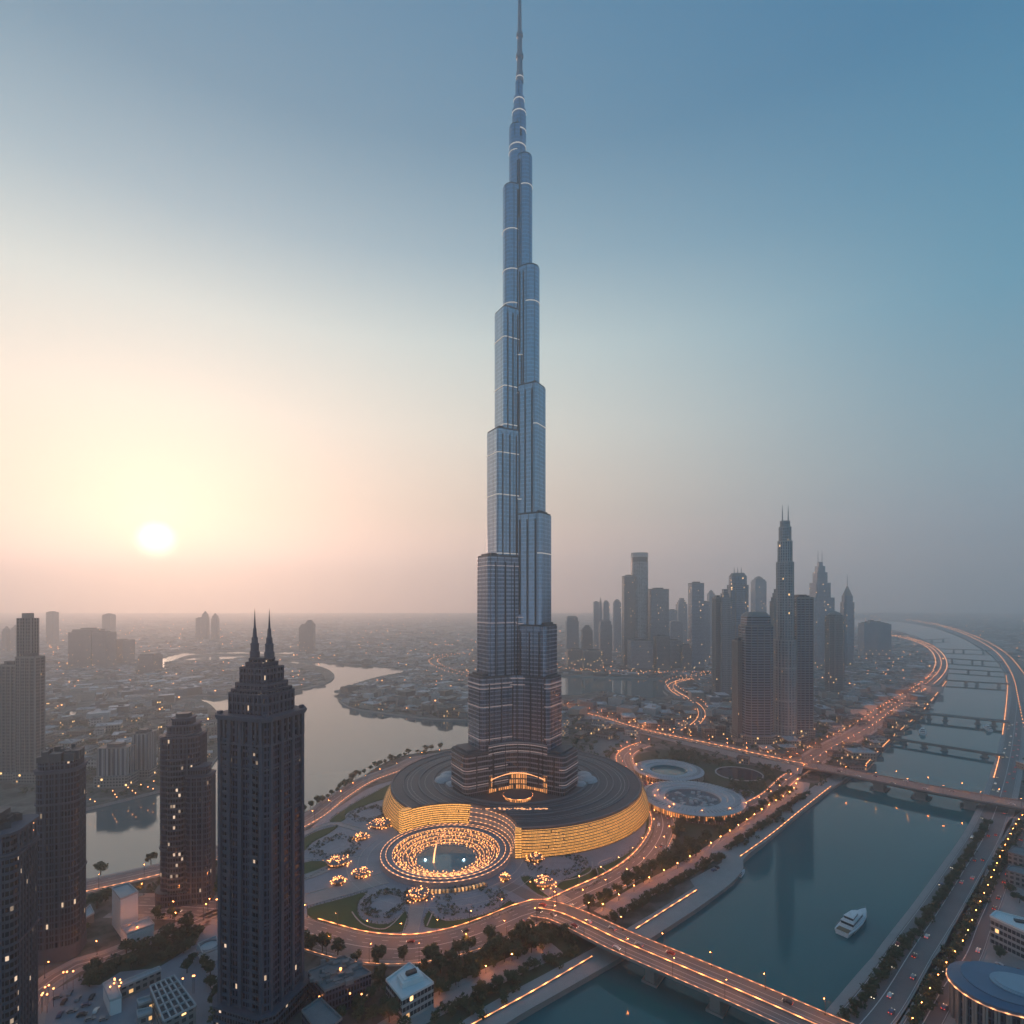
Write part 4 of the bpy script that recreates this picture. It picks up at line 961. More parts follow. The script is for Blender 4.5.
# the middle cluster beyond the far lake
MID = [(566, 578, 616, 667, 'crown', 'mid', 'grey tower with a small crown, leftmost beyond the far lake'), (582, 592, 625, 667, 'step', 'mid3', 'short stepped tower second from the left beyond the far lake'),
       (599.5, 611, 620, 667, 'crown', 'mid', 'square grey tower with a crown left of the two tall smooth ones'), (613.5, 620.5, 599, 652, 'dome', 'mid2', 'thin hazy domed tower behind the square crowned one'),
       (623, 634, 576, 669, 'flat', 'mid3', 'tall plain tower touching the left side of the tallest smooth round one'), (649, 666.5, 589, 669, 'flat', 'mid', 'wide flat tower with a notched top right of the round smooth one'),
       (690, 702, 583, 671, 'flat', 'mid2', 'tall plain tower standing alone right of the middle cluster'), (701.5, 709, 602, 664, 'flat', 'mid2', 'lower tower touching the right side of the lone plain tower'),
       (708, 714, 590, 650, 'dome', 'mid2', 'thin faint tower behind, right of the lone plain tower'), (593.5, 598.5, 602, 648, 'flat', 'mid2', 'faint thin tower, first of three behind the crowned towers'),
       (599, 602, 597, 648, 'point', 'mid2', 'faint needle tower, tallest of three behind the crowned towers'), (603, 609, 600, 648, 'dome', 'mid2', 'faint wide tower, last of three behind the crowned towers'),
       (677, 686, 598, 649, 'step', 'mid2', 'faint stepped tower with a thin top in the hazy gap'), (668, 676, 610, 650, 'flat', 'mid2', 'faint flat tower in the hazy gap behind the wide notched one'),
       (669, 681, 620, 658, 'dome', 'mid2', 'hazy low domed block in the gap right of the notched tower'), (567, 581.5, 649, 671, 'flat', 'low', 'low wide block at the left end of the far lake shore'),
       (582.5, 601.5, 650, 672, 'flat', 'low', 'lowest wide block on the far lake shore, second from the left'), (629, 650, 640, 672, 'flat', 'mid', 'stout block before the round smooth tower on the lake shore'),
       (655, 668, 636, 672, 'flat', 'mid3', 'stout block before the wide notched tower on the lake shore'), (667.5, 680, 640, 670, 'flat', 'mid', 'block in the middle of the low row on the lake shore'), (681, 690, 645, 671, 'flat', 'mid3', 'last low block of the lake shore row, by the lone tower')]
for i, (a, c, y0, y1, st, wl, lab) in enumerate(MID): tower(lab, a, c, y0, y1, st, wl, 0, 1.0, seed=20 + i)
D = CAM_H * FPX / 69 + 25; pm = D / FPX; zy = lambda y: CAM_H + (HOR - y) * pm
t = thing('tower', 'tallest smooth round tower of the middle cluster with a dark band under its top', 'tower', ((639.5 - 512) * pm, D, 0)); BLOCKED.append((t.location.x, D, 40)); P = ngon(8.4 * pm, 28)
b = MB(); b.prism(P, 0, zy(562), 0, 1, smooth=True); b.prism(grow(P, -.8), zy(562), zy(557.5), 2, 1); b.build('shaft', [facade('smooth_pale_wall', (.42, .41, .41), (.16, .17, .19), 4, 5, .25, .2, .0, gr=.25), M['roofdark'], M['metal']], t)
b = MB(); b.prism(grow(P, .2), zy(557.5), zy(553), 0, 1); b.build('crown', [M['pale'], M['roofdark']], t)
# the left side
tower('broad lower half of the hazy twin tower beyond the left river bend', 2, 21, 664, 781, 'flat', 'west', 0, .6, seed=41)
tower('taller half of the hazy twin tower with a square turret on top', 20.5, 40, 656, 783, 'flat', 'west', 0, .6, seed=42)
D = CAM_H * FPX / 183 + 12; pm = D / FPX
t = thing('turret', 'square turret with a small cap standing on the taller half of the hazy twin tower', 'tower', ((29.5 - 512) * pm, D - 2, CAM_H - 57 * pm)); hh = 39 * pm
b = MB(); b.prism(rect(14 * pm, 9 * pm), 0, hh, 0, 1); ribs(b, rect(14 * pm, 9 * pm), 0, hh, 3, .5, .7, 2); b.build('shaft', [F['west'], M['roofdark'], M['concrete']], t)
b = MB(); b.prism(rect(7 * pm, 6 * pm), hh, hh + 5 * pm, 0, 1); b.build('cap', [M['concrete'], M['roofdark']], t)
tower('pale striped slab block on the far bank behind the dark towers', 102, 131, 746, 787, 'flat', 'stripes', .12, .55, seed=43)
tower('taller narrow striped block beside the pale slab on the far bank', 136, 152.5, 732, 778, 'flat', 'stripes', .1, .9, seed=44)
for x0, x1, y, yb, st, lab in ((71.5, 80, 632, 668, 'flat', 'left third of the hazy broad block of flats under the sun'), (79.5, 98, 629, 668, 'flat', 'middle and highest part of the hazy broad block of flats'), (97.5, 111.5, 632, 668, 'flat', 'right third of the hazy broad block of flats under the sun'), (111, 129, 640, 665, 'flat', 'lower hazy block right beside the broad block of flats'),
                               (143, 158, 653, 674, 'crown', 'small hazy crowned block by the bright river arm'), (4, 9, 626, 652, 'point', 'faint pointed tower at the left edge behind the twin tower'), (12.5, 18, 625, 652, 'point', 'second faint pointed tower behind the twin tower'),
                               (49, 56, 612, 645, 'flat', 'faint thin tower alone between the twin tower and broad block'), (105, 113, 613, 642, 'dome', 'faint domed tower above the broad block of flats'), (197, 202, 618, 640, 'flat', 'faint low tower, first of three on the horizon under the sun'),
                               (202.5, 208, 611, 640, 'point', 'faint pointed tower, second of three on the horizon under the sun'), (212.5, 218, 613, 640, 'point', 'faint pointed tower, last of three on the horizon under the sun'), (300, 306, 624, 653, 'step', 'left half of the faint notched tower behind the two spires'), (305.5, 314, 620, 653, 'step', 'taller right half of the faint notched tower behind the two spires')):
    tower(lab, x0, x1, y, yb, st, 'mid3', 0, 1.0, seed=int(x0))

# near dark towers at the left
def near_tower(label, x, y, rot, poly, H, wall, extra):
    t = thing('tower', label, 'tower', (x, y, 0), rot); r = max(math.hypot(*p) for p in poly); BLOCKED.append((x, y, r + 5))
    mats = [F[wall], M['roofdark'], mat('dark_trim', (.075, .085, .118), .7, noise=.2, scale=.3), F['balc']]
    extra(t, mats, poly, H); return t
def round_rect(w_, d_, r, n=5):
    P = []
    for cx, cy, a0 in ((w_ / 2 - r, d_ / 2 - r, 0), (-w_ / 2 + r, d_ / 2 - r, PI / 2), (-w_ / 2 + r, -d_ / 2 + r, PI), (w_ / 2 - r, -d_ / 2 + r, 1.5 * PI)):
        P += [(cx + r * math.cos(a0 + PI / 2 * k / n), cy + r * math.sin(a0 + PI / 2 * k / n)) for k in range(n + 1)]
    return P
def ex_f(t, mats, poly, H):                       # dark tower with a lumpy roof
    b = MB(); b.prism(poly, 0, H - 6, 0, 1); ribs(b, poly, 0, H - 7, 2.5, .5, .5, 2); ledges(b, poly, [H * .42, H * .78, H - 7.5], .8, .9, 2); b.build('shaft', mats, t)
    b = MB(); ledges(b, poly, [H - 6.5], 1.1, 1.2, 2); b.prism(grow(poly, -.8), H - 5.3, H - 1.5, 0, 1); ribs(b, grow(poly, -.8), H - 5.3, H - 1.5, 2.6, .5, .5, 2)
    b.prism(grow(poly, -5), H - 1.5, H + 2.5, 0, 1); b.build('crown', mats, t)
    b = MB(); rr = random.Random(4)
    for k in range(16): b.box(rr.uniform(-8, 8), rr.uniform(-7, 7), H - 1.5, rr.uniform(2, 6), rr.uniform(2, 5), rr.uniform(2, 7), rr.uniform(0, .2), 1)
    for k in range(4): b.tube([(rr.uniform(-7, 7), rr.uniform(-5, 5), H), (0, 0, H + 7)][:1] + [(rr.uniform(-7, 7), rr.uniform(-5, 5), H + 6)], .2, 4, 1)
    b.build('roof_plant', mats, t)
    b = MB(); q = grow(poly, .5); b.prism(q, 0, 8, 2, 1); b.build('base', mats, t)
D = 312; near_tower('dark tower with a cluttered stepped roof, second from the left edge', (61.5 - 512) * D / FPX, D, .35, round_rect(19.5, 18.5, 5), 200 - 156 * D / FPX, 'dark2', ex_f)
def ex_g(t, mats, poly, H):
    b = MB(); b.prism(poly, 0, H - 10, 0, 1); ribs(b, poly, 0, H - 10, 2.4, .6, .55, 2); ledges(b, poly, [H - 11.5, H * .5], .8, 1, 2); b.build('shaft', mats, t)
    b = MB(); b.prism(grow(poly, -1.6), H - 10, H - 1, 0, 1); ledges(b, poly, [H - 10], .7, .9, 2); ribs(b, grow(poly, -.6), H - 9, H - 1, 4.2, .8, .9, 2); ledges(b, grow(poly, -.2), [H - 1.4], .8, 1.3, 2); b.build('crown', mats, t)
    b = MB(); b.prism(grow(poly, -7), H - .1, H + 3, 1, 1); plant(b, 18, 18, H + 3, 6); b.build('roof_plant', mats, t)
D = 246; near_tower('darkest tower cut by the left edge, with an open colonnade under its roof', (-3 - 512) * D / FPX - 2, D, .3, round_rect(26, 23, 4), 200 - 226 * D / FPX, 'balc', ex_g)
def ex_h(t, mats, poly, H):
    b = MB(); b.prism(poly, 0, H - 11, 0, 1); ribs(b, poly, 0, H - 12, 2.5, .6, .5, 2); ledges(b, poly, [H - 12.5, H * .3], .7, 1, 2); b.build('shaft', mats, t)
    b = MB(); P2 = [(x * .72, y * .72) for x, y in poly]; b.prism(P2, H - 11, H - 5, 0, 1); ledges(b, P2, [H - 11, H - 5.6], .9, .9, 2); ribs(b, P2, H - 10, H - 5.6, 2, .5, .5, 2)
    P3 = [(x * .52, y * .52) for x, y in poly]; b.prism(P3, H - 5, H - 1, 0, 1); ledges(b, P3, [H - 1.2], .6, .8, 2); b.prism([(x * .34, y * .34) for x, y in poly], H - .4, H + 2.2, 1, 1); b.build('crown', mats, t)
    b = MB(); q = [(x * .62 + 12.5, y * .66 - 6.5) for x, y in poly]; b.prism(q, 0, H - 37, 0, 1); ribs(b, q, 0, H - 38, 3.0, .7, .8, 2); ledges(b, q, [H - 38.5], .8, 1, 2)
    q2 = [(x * .46 + 12.5, y * .5 - 6.5) for x, y in poly]; b.prism(q2, H - 37, H - 32, 0, 1); ledges(b, q2, [H - 32.5], .6, .8, 2); b.build('lower_wing', mats, t)
    b = MB(); q = [(x * .44 - 1, y * .5 - 8) for x, y in poly]; b.prism(q, 0, H - 26, 3, 1); ledges(b, q, [H - 26.5], .6, .9, 2); b.build('balcony_bay', mats, t)
    b = MB(); b.prism(grow(poly, 3), 0, 9, 0, 1); b.build('base', mats, t)
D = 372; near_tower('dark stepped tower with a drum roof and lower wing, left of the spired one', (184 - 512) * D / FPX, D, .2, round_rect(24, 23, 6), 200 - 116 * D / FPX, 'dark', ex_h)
def ex_t(t, mats, poly, H):                        # the twin-spired tower; H = cornice
    w_, d_ = 29.0, 26.0
    b = MB(); b.prism(poly, 0, H, 0, 1); ribs(b, poly, 0, H - 1, 7.2, 1.1, 1.7, 2); ledges(b, poly, [H - 24, H - 46, H * .35, 14], .5, .7, 2); b.build('shaft', mats, t)
    # columns of balconies in the bays
    b = MB()
    for k in range(int((H - 18) / 3.5)):
        z = 12 + 3.5 * k
        for x in (-7.6, 7.6): b.box(x, -d_ / 2 - .8, z, 4.6, 1.5, .35, 0, 2); b.box(x, -d_ / 2 - 1.48, z + .35, 4.6, .12, .8, 0, 2)
        for y in (-6.5, 6.5): b.box(-w_ / 2 - .8, y, z, 1.5, 4.2, .35, 0, 2); b.box(-w_ / 2 - 1.48, y, z + .35, .12, 4.2, .8, 0, 2)
    b.build('balcony', mats, t)
    for x in (-7.6, 7.6):
        b = MB(); b.box(x, -d_ / 2 - .12, 10, 5.0, .24, H - 14, 0, 3); b.build('balcony_bay', mats, t)
    b = MB(); ledges(b, poly, [H - 13], .9, 1.0, 2); ledges(b, poly, [H - 1.5], 1.9, 1.0, 2); ledges(b, poly, [H - .5], 2.5, 1.2, 2)
    ribs(b, poly, H - 12, H - 1.5, 3.6, 1.2, .9, 2)
    for x in (-w_ / 2, w_ / 2):
        for y in (-d_ / 2, d_ / 2): b.box(x * .93, y * .93, H + .7, 1.8, 1.8, 1.4, 0, 2)
    b.build('cornice', mats, t)
    b = MB(); z = H + .7
    for sc, h in ((.78, 10), (.72, 1.5), (.62, 3.0), (.52, 7.2), (.38, 2.2), (.30, 2.0)):
        P2 = [(x * sc, y * sc) for x, y in poly]; b.prism(P2, z, z + h, 0, 1); ribs(b, P2, z, z + h - .5, 2.4, .5, .6, 2); ledges(b, P2, [z + h - .9, z + h * .5], .55, .7, 2); z += h
    b.build('crown', mats, t)
    for sx in (-1, 1):
        o = MB(); o.lathe([(2.3, z - .5), (2.3, z + 2.5), (1.9, z + 3), (1.9, z + 6), (2.15, z + 6.3), (1.5, z + 7), (1.4, z + 9.4), (1.0, z + 10), (.75, z + 14)], 10, 2, (sx * 4.4, 0), smooth=False); sp = o.build('spire', mats, t)
        o = MB(); o.lathe([(.55, z + 14), (.32, z + 18), (.1, z + 22.5), (0, z + 24)], 8, 2, (sx * 4.4, 0)); o.build('needle', mats, sp)
    b = MB(); b.prism(grow(poly, 3.5), 0, 10, 3, 1); ledges(b, grow(poly, 3.5), [10], .4, .8, 2); b.build('base', mats, t)
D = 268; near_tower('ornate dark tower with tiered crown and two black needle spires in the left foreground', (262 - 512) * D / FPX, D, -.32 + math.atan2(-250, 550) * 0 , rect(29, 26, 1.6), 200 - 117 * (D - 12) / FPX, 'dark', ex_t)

# ------------------------------------------------------------------ lower buildings close by
def block(name, label, poly, H, wall, roof, cat='building', ztop=None, parapet=.9):
    c = np.mean(np.array(poly), axis=0); P = [(p[0] - c[0], p[1] - c[1]) for p in poly]
    t = thing(name, label, cat, (c[0], c[1], 0)); BLOCKED.append((c[0], c[1], max(math.hypot(*p) for p in P) + 2))
    b = MB(); b.prism(P, 0, H, 0, None); b.build('wall', F[wall] if wall in F else M[wall], t)
    b = MB(); b.prism(grow(P if area(P) > 0 else P[::-1], .25), H, H + .25, 0, 0, bottom=True)
    Q = P if area(P) > 0 else P[::-1]
    n = len(Q)
    for i in range(n):
        a, d = np.array(Q[i]), np.array(Q[(i + 1) % n]); L = np.linalg.norm(d - a); m_ = (a + d) / 2; b.box(m_[0], m_[1], H + .25, L, .4, parapet, math.atan2(d[1] - a[1], d[0] - a[0]), 0)
    b.build('roof', M[roof], t)
    return t, Q
# left yard
t, P = block('office_block', 'tall white box building with a grey roof among dark trees', gl([(112, 889), (128, 884), (138, 893), (120.5, 900)], 22), 22, 'white', 'roofpale')
t, P = block('annex', 'low white annex in front of the white box building', gl([(121, 929), (148, 918), (154, 925), (127, 935)], 8), 8, 'white', 'roofpale')
t, P = block('shed', 'small grey shed beside the second dark tower', gl([(83, 913), (90, 906), (94, 914), (84, 920)], 5), 5, 'concrete', 'roofpale')
t, P = block('glass_hall', 'glass roofed hall with a pale roof grid in the yard', gl([(150, 988), (174, 977), (196, 1007), (164, 1023)], 9), 9, 'low', 'roofdark')
q = MB(); A_ = [np.array(p) for p in P]
if True:
    e = lambda u_, v_: (A_[0] * (1 - u_) + A_[1] * u_) * (1 - v_) + (A_[3] * (1 - u_) + A_[2] * u_) * v_
    for k in range(6):
        for u0, u1 in (((k / 5, 0), (k / 5, 1)), ((0, k / 5), (1, k / 5))):
            a, d = e(*u0), e(*u1); q.beam([np.array((*a, 9.3)), np.array((*d, 9.3))], [(-.3, 0), (.3, 0), (.3, .9), (-.3, .9)])
q.build('roof_grid', M['roofpale'], t)
t, P = block('kiosk_building', 'small white block above the glowing yard lamps', gl([(103, 985), (114, 979), (121.5, 998), (110, 1002)], 7), 7, 'white', 'roofpale')
t, P = block('covered_walk', 'long thin covered walk behind the glass roofed hall', gl([(117, 985), (159, 968), (161, 971), (119, 989)], 6), 6, 'low', 'roofpale')
for i, pp in enumerate(([(137, 1001), (158, 995), (160, 999), (139, 1006)], [(137, 1012), (151, 1009), (152, 1013), (138, 1018)])):
    block('canopy', ['long pale canopy on the left of the glass roofed hall', 'shorter pale canopy nearest the bottom by the glass roofed hall'][i], gl(pp, 4.5), 4.5, 'low', 'roofpale')
t, P = block('pool_house', 'white roofed house with a curved dark opening on a paved yard', gl([(198, 945), (216, 937.5), (219, 949), (203, 955)], 6), 6, 'white', 'roofpale')
b = MB(); b.lathe([(6.5, 6.3), (6.0, 6.9), (4.6, 7.0), (4.6, 6.35)], 24, 0, smooth=False); b.build('roof_ring', M['roofgrey'], t)
# bottom centre
t, P = block('flat_roofed_block', 'wide dark block with a cluttered grey roof and one lamp, by the front boulevard', gl([(308, 973), (344, 957), (371, 974), (325, 992)], 13), 13, 'dark', 'roofgrey')
b = MB(); rr = random.Random(8)
for k in range(44): b.box(rr.uniform(-11, 11), rr.uniform(-8, 8), 13.3, rr.uniform(.8, 4), rr.uniform(.8, 3), rr.uniform(.4, 2.2), .5, 0)
b.build('roof_plant', M['roofgrey'], t); b = MB(); b.ball((2, -1, 16), .7, 8); b.tube([(2, -1, 13), (2, -1, 15.4)], .1, 4); b.build('roof_lamp', M['bulb'], t)
t, P = block('white_roofed_block', 'white roofed building with a stepped roof box among trees near the promenade', gl([(386, 981), (409.5, 964), (433.5, 984), (402, 1001)], 11), 11, 'office', 'white')
b = MB(); b.box(1, 1, 11.3, 11, 8, 2.4, .55, 0); b.box(1, 1, 13.7, 8.5, 5.6, .6, .55, 0); b.build('roof_box', M['white'], t)
b = MB(); b.box(1.5, 1.6, 14.3, 5, 2.6, 1.2, .55, 0); b.box(0, .5, 14.3, 2, 2, .8, .55, 0); b.build('roof_plant', M['metal'], t)
t, P = block('grey_roofed_block', 'plain grey roofed block beside the foot of the spired tower', gl([(302, 1012), (320, 999), (342, 1020), (320, 1036)], 10), 10, 'dark', 'roofgrey')
# bottom right
x, y = g(1003, 987, 20)
t = thing('arena', 'rounded hall with a blue metal roof and pale inner roof panel at the lower right', 'hall', (x + 17, y - 5, 0), -.42); BLOCKED.append((x + 17, y - 5, 46))
def stadium(L, r, n=14): return [(L / 2 + r * math.cos(a), r * math.sin(a)) for a in np.linspace(-PI / 2, PI / 2, n)] + [(-L / 2 + r * math.cos(a), r * math.sin(a)) for a in np.linspace(PI / 2, 1.5 * PI, n)]
b = MB(); b.prism(stadium(40, 16), 0, 17, 0, None); ribs(b, stadium(40, 16), 0, 16.5, 4.4, 1.0, .9, 1); b.build('wall', [F['dark2'], M['concrete']], t)
b = MB(); b.prism(stadium(40, 17.6), 17, 18.6, 0, None); b.prism(stadium(40, 17.6), 18.6, 20.4, 0, None, scale=.86); P1 = [(x_ * .86, y_ * .86) for x_, y_ in stadium(40, 17.6)]; b.prism(P1, 20.4, 20.9, 0, 0); b.build('roof', M['roofblue'], t)
b = MB(); b.prism([(x_ * .62 + 3, y_ * .5) for x_, y_ in stadium(44, 17.6)], 20.9, 21.5, 0, 0); b.prism([(x_ * .58 + 3, y_ * .44) for x_, y_ in stadium(44, 17.6)], 21.5, 21.9, 0, 0); b.build('roof_panel', mat('pale_blue_roof', (.26, .35, .43), .4, noise=.1), t)
b = MB(); P = [np.array((*p, 17.0)) for p in stadium(40, 17.9)]; b.beam(P + P[:1], [(-.15, 0), (.15, 0), (.15, .4), (-.15, .4)]); b.build('edge_light', M['strip2'], t)
t, P = block('office_building', 'white banded office building with dark roof openings beside the lamp lit street', gl([(990, 917), (996, 912), (1040, 924), (1036, 938)], 16), 16, 'office', 'white')
b = MB(); b.box(3, 0, 16.3, 5, 2.8, .9, -.4, 0); b.box(9, -1.5, 16.3, 5, 2.6, .9, -.4, 0); b.build('roof_plant', M['metal'], t)
t, P = block('terrace_house', 'grey block with a pale roof edge behind the lamp lit street', gl([(1008, 853), (1013, 847), (1045, 853), (1042, 862)], 12), 12, 'low', 'roofgrey')
t, P = block('terrace_house', 'lower grey block between the office building and the pale edged block', gl([(1006, 871), (1010, 866), (1045, 873), (1042, 881)], 9), 9, 'low', 'roofgrey')

# ------------------------------------------------------------------ low town: houses near enough to count, and the mass beyond
nr = np.random.default_rng(11)
def free_spots(P, margin=8):
    P = np.asarray(P, float)
    ok = dry(P, margin) & road_free(P) & ~inside(P, PLAZA) & ~inside(P, PARK) & ~inside(P, GARDEN) & ~inside(P, GARDEN_N)
    far_ = P[:, 1] > 1000
    for k in (30, 60, 95): ok &= ~far_ | dry(P + np.array([0, k * 1.0]) )
    ok &= np.hypot(P[:, 0] - PX, P[:, 1] - PY) > 150
    for x, y, r in BLOCKED: ok &= np.hypot(P[:, 0] - x, P[:, 1] - y) > r + 4
    return P[ok]
def scatter(n, d0, d1, power=1.0, wide=.98):
    """spots spread over the fan of ground the photograph looks at, thinning out with distance"""
    v = 1 / (1 / d0 + (1 / d1 - 1 / d0) * nr.random(n) ** power); t_ = nr.uniform(-wide, wide, n)
    return np.stack([t_ * v, v], 1)
HOUSE_M = [mat('house_wall_sand', (.36, .31, .27), .85, noise=.2), mat('house_wall_white', (.46, .45, .44), .8, noise=.15), mat('house_wall_grey', (.20, .20, .21), .85, noise=.2), mat('house_wall_brown', (.17, .14, .12), .85, noise=.2)]
ROOF_M = [M['roofgrey'], M['roofpale'], mat('tan_roof', (.26, .22, .19), .85, noise=.25), mat('brown_roof', (.13, .105, .09), .85, noise=.25)]
def house_proto(k):
    rr = random.Random(100 + k); w_, d_, h = rr.uniform(11, 24), rr.uniform(9, 17), rr.choice((5, 7, 9, 12))
    wall = MB(); wall.box(0, 0, -.2, w_, d_, h + .2, 0, 0)
    if k % 2: wall.box(w_ * .28, d_ * .55, -.2, w_ * .42, d_ * .5, h * .7, 0, 0, 1)
    roof = MB(); roof.box(0, 0, h, w_ + .5, d_ + .5, .35, 0, 0, bottom=True)
    for sx, sy, lx, ly in ((0, 1, w_ + .5, .35), (0, -1, w_ + .5, .35), (1, 0, .35, d_ + .5), (-1, 0, .35, d_ + .5)): roof.box(sx * w_ / 2, sy * d_ / 2, h + .35, lx, ly, .8, 0, 0)
    for _ in range(3): roof.box(rr.uniform(-.3, .3) * w_, rr.uniform(-.3, .3) * d_, h + .35, rr.uniform(1.5, 5), rr.uniform(1.5, 4), rr.uniform(.8, 2.4), 0, 0)
    wm = facade('house_facade', HOUSE_M[k % 4].node_tree.nodes['Principled BSDF'].inputs[0].default_value[:3] if False else ((.30, .26, .22), (.46, .45, .44), (.20, .20, .21), (.17, .14, .12))[k % 4], (.03, .03, .035), 3.2, 2.8, .5, .55, .10, 2.0)
    return wall.mesh('house_wall', [wm, ROOF_M[k % 4]]), roof.mesh('house_roof', [ROOF_M[(k * 3 + 1) % 4]]), ('sand coloured', 'white', 'grey', 'brown')[k % 4], ('grey', 'pale', 'tan', 'brown')[(k * 3 + 1) % 4]
HP = [house_proto(k) for k in range(8)]
def zone_of(x, y):
    px_, py_ = pix(x, y)
    if px_ < 225 and py_ > 690: return 'in the left bank town'
    if px_ < 340 and py_ > 655 : return 'on the hazy bank behind the spires'
    if px_ < 480: return 'on the rounded peninsula'
    if px_ < 712 and py_ > 693: return 'between the far lake and highway'
    if px_ < 712: return 'below the middle cluster'
    if px_ < 880 and py_ > 640: return 'below the right hand cluster'
    if px_ >= 1000: return 'by the right hand street'
    return 'on the plain beyond the canal'
cand = free_spots(scatter(6500, 640, 2600, .75), 6)
cand = cand[np.argsort(cand[:, 1])]
chosen = []; grid = {}
for p in cand:
    key = (int(p[0] // 27), int(p[1] // 27))
    if any((key[0] + i, key[1] + j) in grid and math.hypot(p[0] - grid[(key[0] + i, key[1] + j)][0], p[1] - grid[(key[0] + i, key[1] + j)][1]) < 25 for i in (-1, 0, 1) for j in (-1, 0, 1)): continue
    px_, py_ = pix(*p)
    if px_ > 285 and p[1] < 800 and px_ < 735: continue
    if -5 < px_ < 1030 and py_ < 1030 and not (30 < px_ < 225 and py_ > 885) and not (px_ > 830 and py_ > 770 and px_ < 1005): grid[key] = p; chosen.append(p)
near_h = chosen[:290]; rest_h = chosen[290:]
for i, p in enumerate(near_h):
    k = nr.integers(0, 8); wme, rme, wc, rc = HP[k]; s = float(nr.uniform(.8, 1.35)); z = zone_of(*p)
    size = 'large' if s > 1.17 else 'small' if s < .95 else 'mid-sized'
    t = thing('house', f'{size} {wc} house with {rc} flat roof {z}', 'house', (p[0], p[1], 0), round(float(p[0] + p[1]) / 400) * .5 + nr.choice((0, PI / 2)), 'houses ' + z); t.scale = (s, s, s)
    put('wall', wme, t); put('roof', rme, t)
def town(name, pts, hmax, lit, seed, grow_=1.0):
    rr = random.Random(seed); b = MB(); n = 0
    for p in pts:
        d = p[1]; s = min(1 + d / 2600, 3.2) * grow_
        w_, dp, h = rr.uniform(8, 26) * s, rr.uniform(8, 20) * s, rr.choice((3.5, 4, 5, 6, 7, 8, hmax if d < 1200 else 6))
        a = round((p[0] * .6 + p[1]) / 500) * .5
        m_ = rr.randrange(4); b.box(p[0], p[1], -.2, w_, dp, h, a, m_, 4 + rr.randrange(4))
        if rr.random() < .5: b.box(p[0] + rr.uniform(-.2, .2) * w_, p[1], h - .2, w_ * .3, dp * .3, 2.5, a, m_, 4 + rr.randrange(4))
        if rr.random() < lit:
            q = s * rr.uniform(.5, 1.0); b.ball((p[0] + w_ * .8, p[1] - dp * .8, 6 + q), q, 5, 8)
    return struct(b.build(name, HOUSE_M + ROOF_M + [M['lamp_far']]), 'stuff')
town('distant_houses', rest_h, 14, .06, 3)
far = free_spots(scatter(15000, 900, 7500, .8, 1.4), 22)
out = free_spots(scatter(3000, 260, 1000, .8, 1.7), 8); out = out[(np.abs(out[:, 0] / out[:, 1]) > .96)]
town('outlying_houses', out, 12, .05, 9)
town('distant_town', far, 16, .045, 4)

# ------------------------------------------------------------------ trees
def crown_mesh(seed, h=7.0, r=3.6, n=620, leaf=.62):
    rr = random.Random(seed); b = MB(); lobes = []
    for k in range(9):
        a = rr.random() * 6.28; q = rr.random() ** .6 * r * .62
        lobes.append((q * math.cos(a), q * math.sin(a), h * (.45 + .42 * rr.random() - .12 * q / r), r * rr.uniform(.34, .6)))
    for k in range(n):
        x, y, z, s = rr.choice(lobes); u_, v_, w_ = rr.gauss(0, 1), rr.gauss(0, 1), rr.gauss(0, 1); L = math.sqrt(u_ * u_ + v_ * v_ + w_ * w_) + 1e-6; q = s * rr.uniform(.55, 1.08)
        c = Vector((x + u_ / L * q, y + v_ / L * q, z + w_ / L * q * .82)); A_ = Vector((rr.gauss(0, 1), rr.gauss(0, 1), rr.gauss(0, .6))).normalized(); B_ = A_.cross(Vector((u_, v_, w_))).normalized()
        l = leaf * rr.uniform(.6, 1.4); b.face([c - A_ * l, c + B_ * l * .55, c + A_ * l, c - B_ * l * .55], None, 0)
    return b
def trunk_mesh(seed, h=7.0):
    rr = random.Random(seed); b = MB(); b.tube([(0, 0, -.2), (.1, 0, h * .25), (rr.uniform(-.2, .2), rr.uniform(-.2, .2), h * .55)], [.28, .2, .12], 6)
    for k in range(4):
        a = rr.random() * 6.28; b.tube([(.08, 0, h * (.25 + .06 * k)), (1.5 * math.cos(a), 1.5 * math.sin(a), h * .6)], [.11, .05], 4, 0, False)
    return b
TREES = []
for k in range(6):
    h = (6.5, 7.5, 8.5, 6, 7, 9)[k]; TREES.append((crown_mesh(k, h, (3.4, 3.8, 3.6, 3.9, 3.2, 3.4)[k]).mesh('tree_crown', [M[('leaf', 'leaf2', 'leaf3')[k % 3]]]), trunk_mesh(k, h).mesh('tree_trunk', [M['trunk']]), ('round', 'broad', 'tall', 'spreading', 'narrow', 'tall')[k]))
SHRUB = [crown_mesh(40 + k, 2.6, 1.9, 170, .45).mesh('shrub_leaves', [M[('leaf2', 'leaf3')[k % 2]]]) for k in range(2)]
n_tree = 0
def tree(x, y, label, group, s=None, kind=None):
    global n_tree
    k = rng.randrange(6) if kind is None else kind; c, tr, sh = TREES[k]; s = (s or rng.uniform(.7, 1.25)) * 1.25
    t = thing('tree', label.replace('{}', sh), 'tree', (x, y, 0), rng.random() * 6.28, group); t.scale = (s, s, s * rng.uniform(.9, 1.1)); put('crown', c, t); put('trunk', tr, t); n_tree += 1
def in_view(x, y, m_=8):
    if y < 60: return False
    a, c = pix(x, y, 4); return -m_ < a < 1024 + m_ and c < 1024 + m_
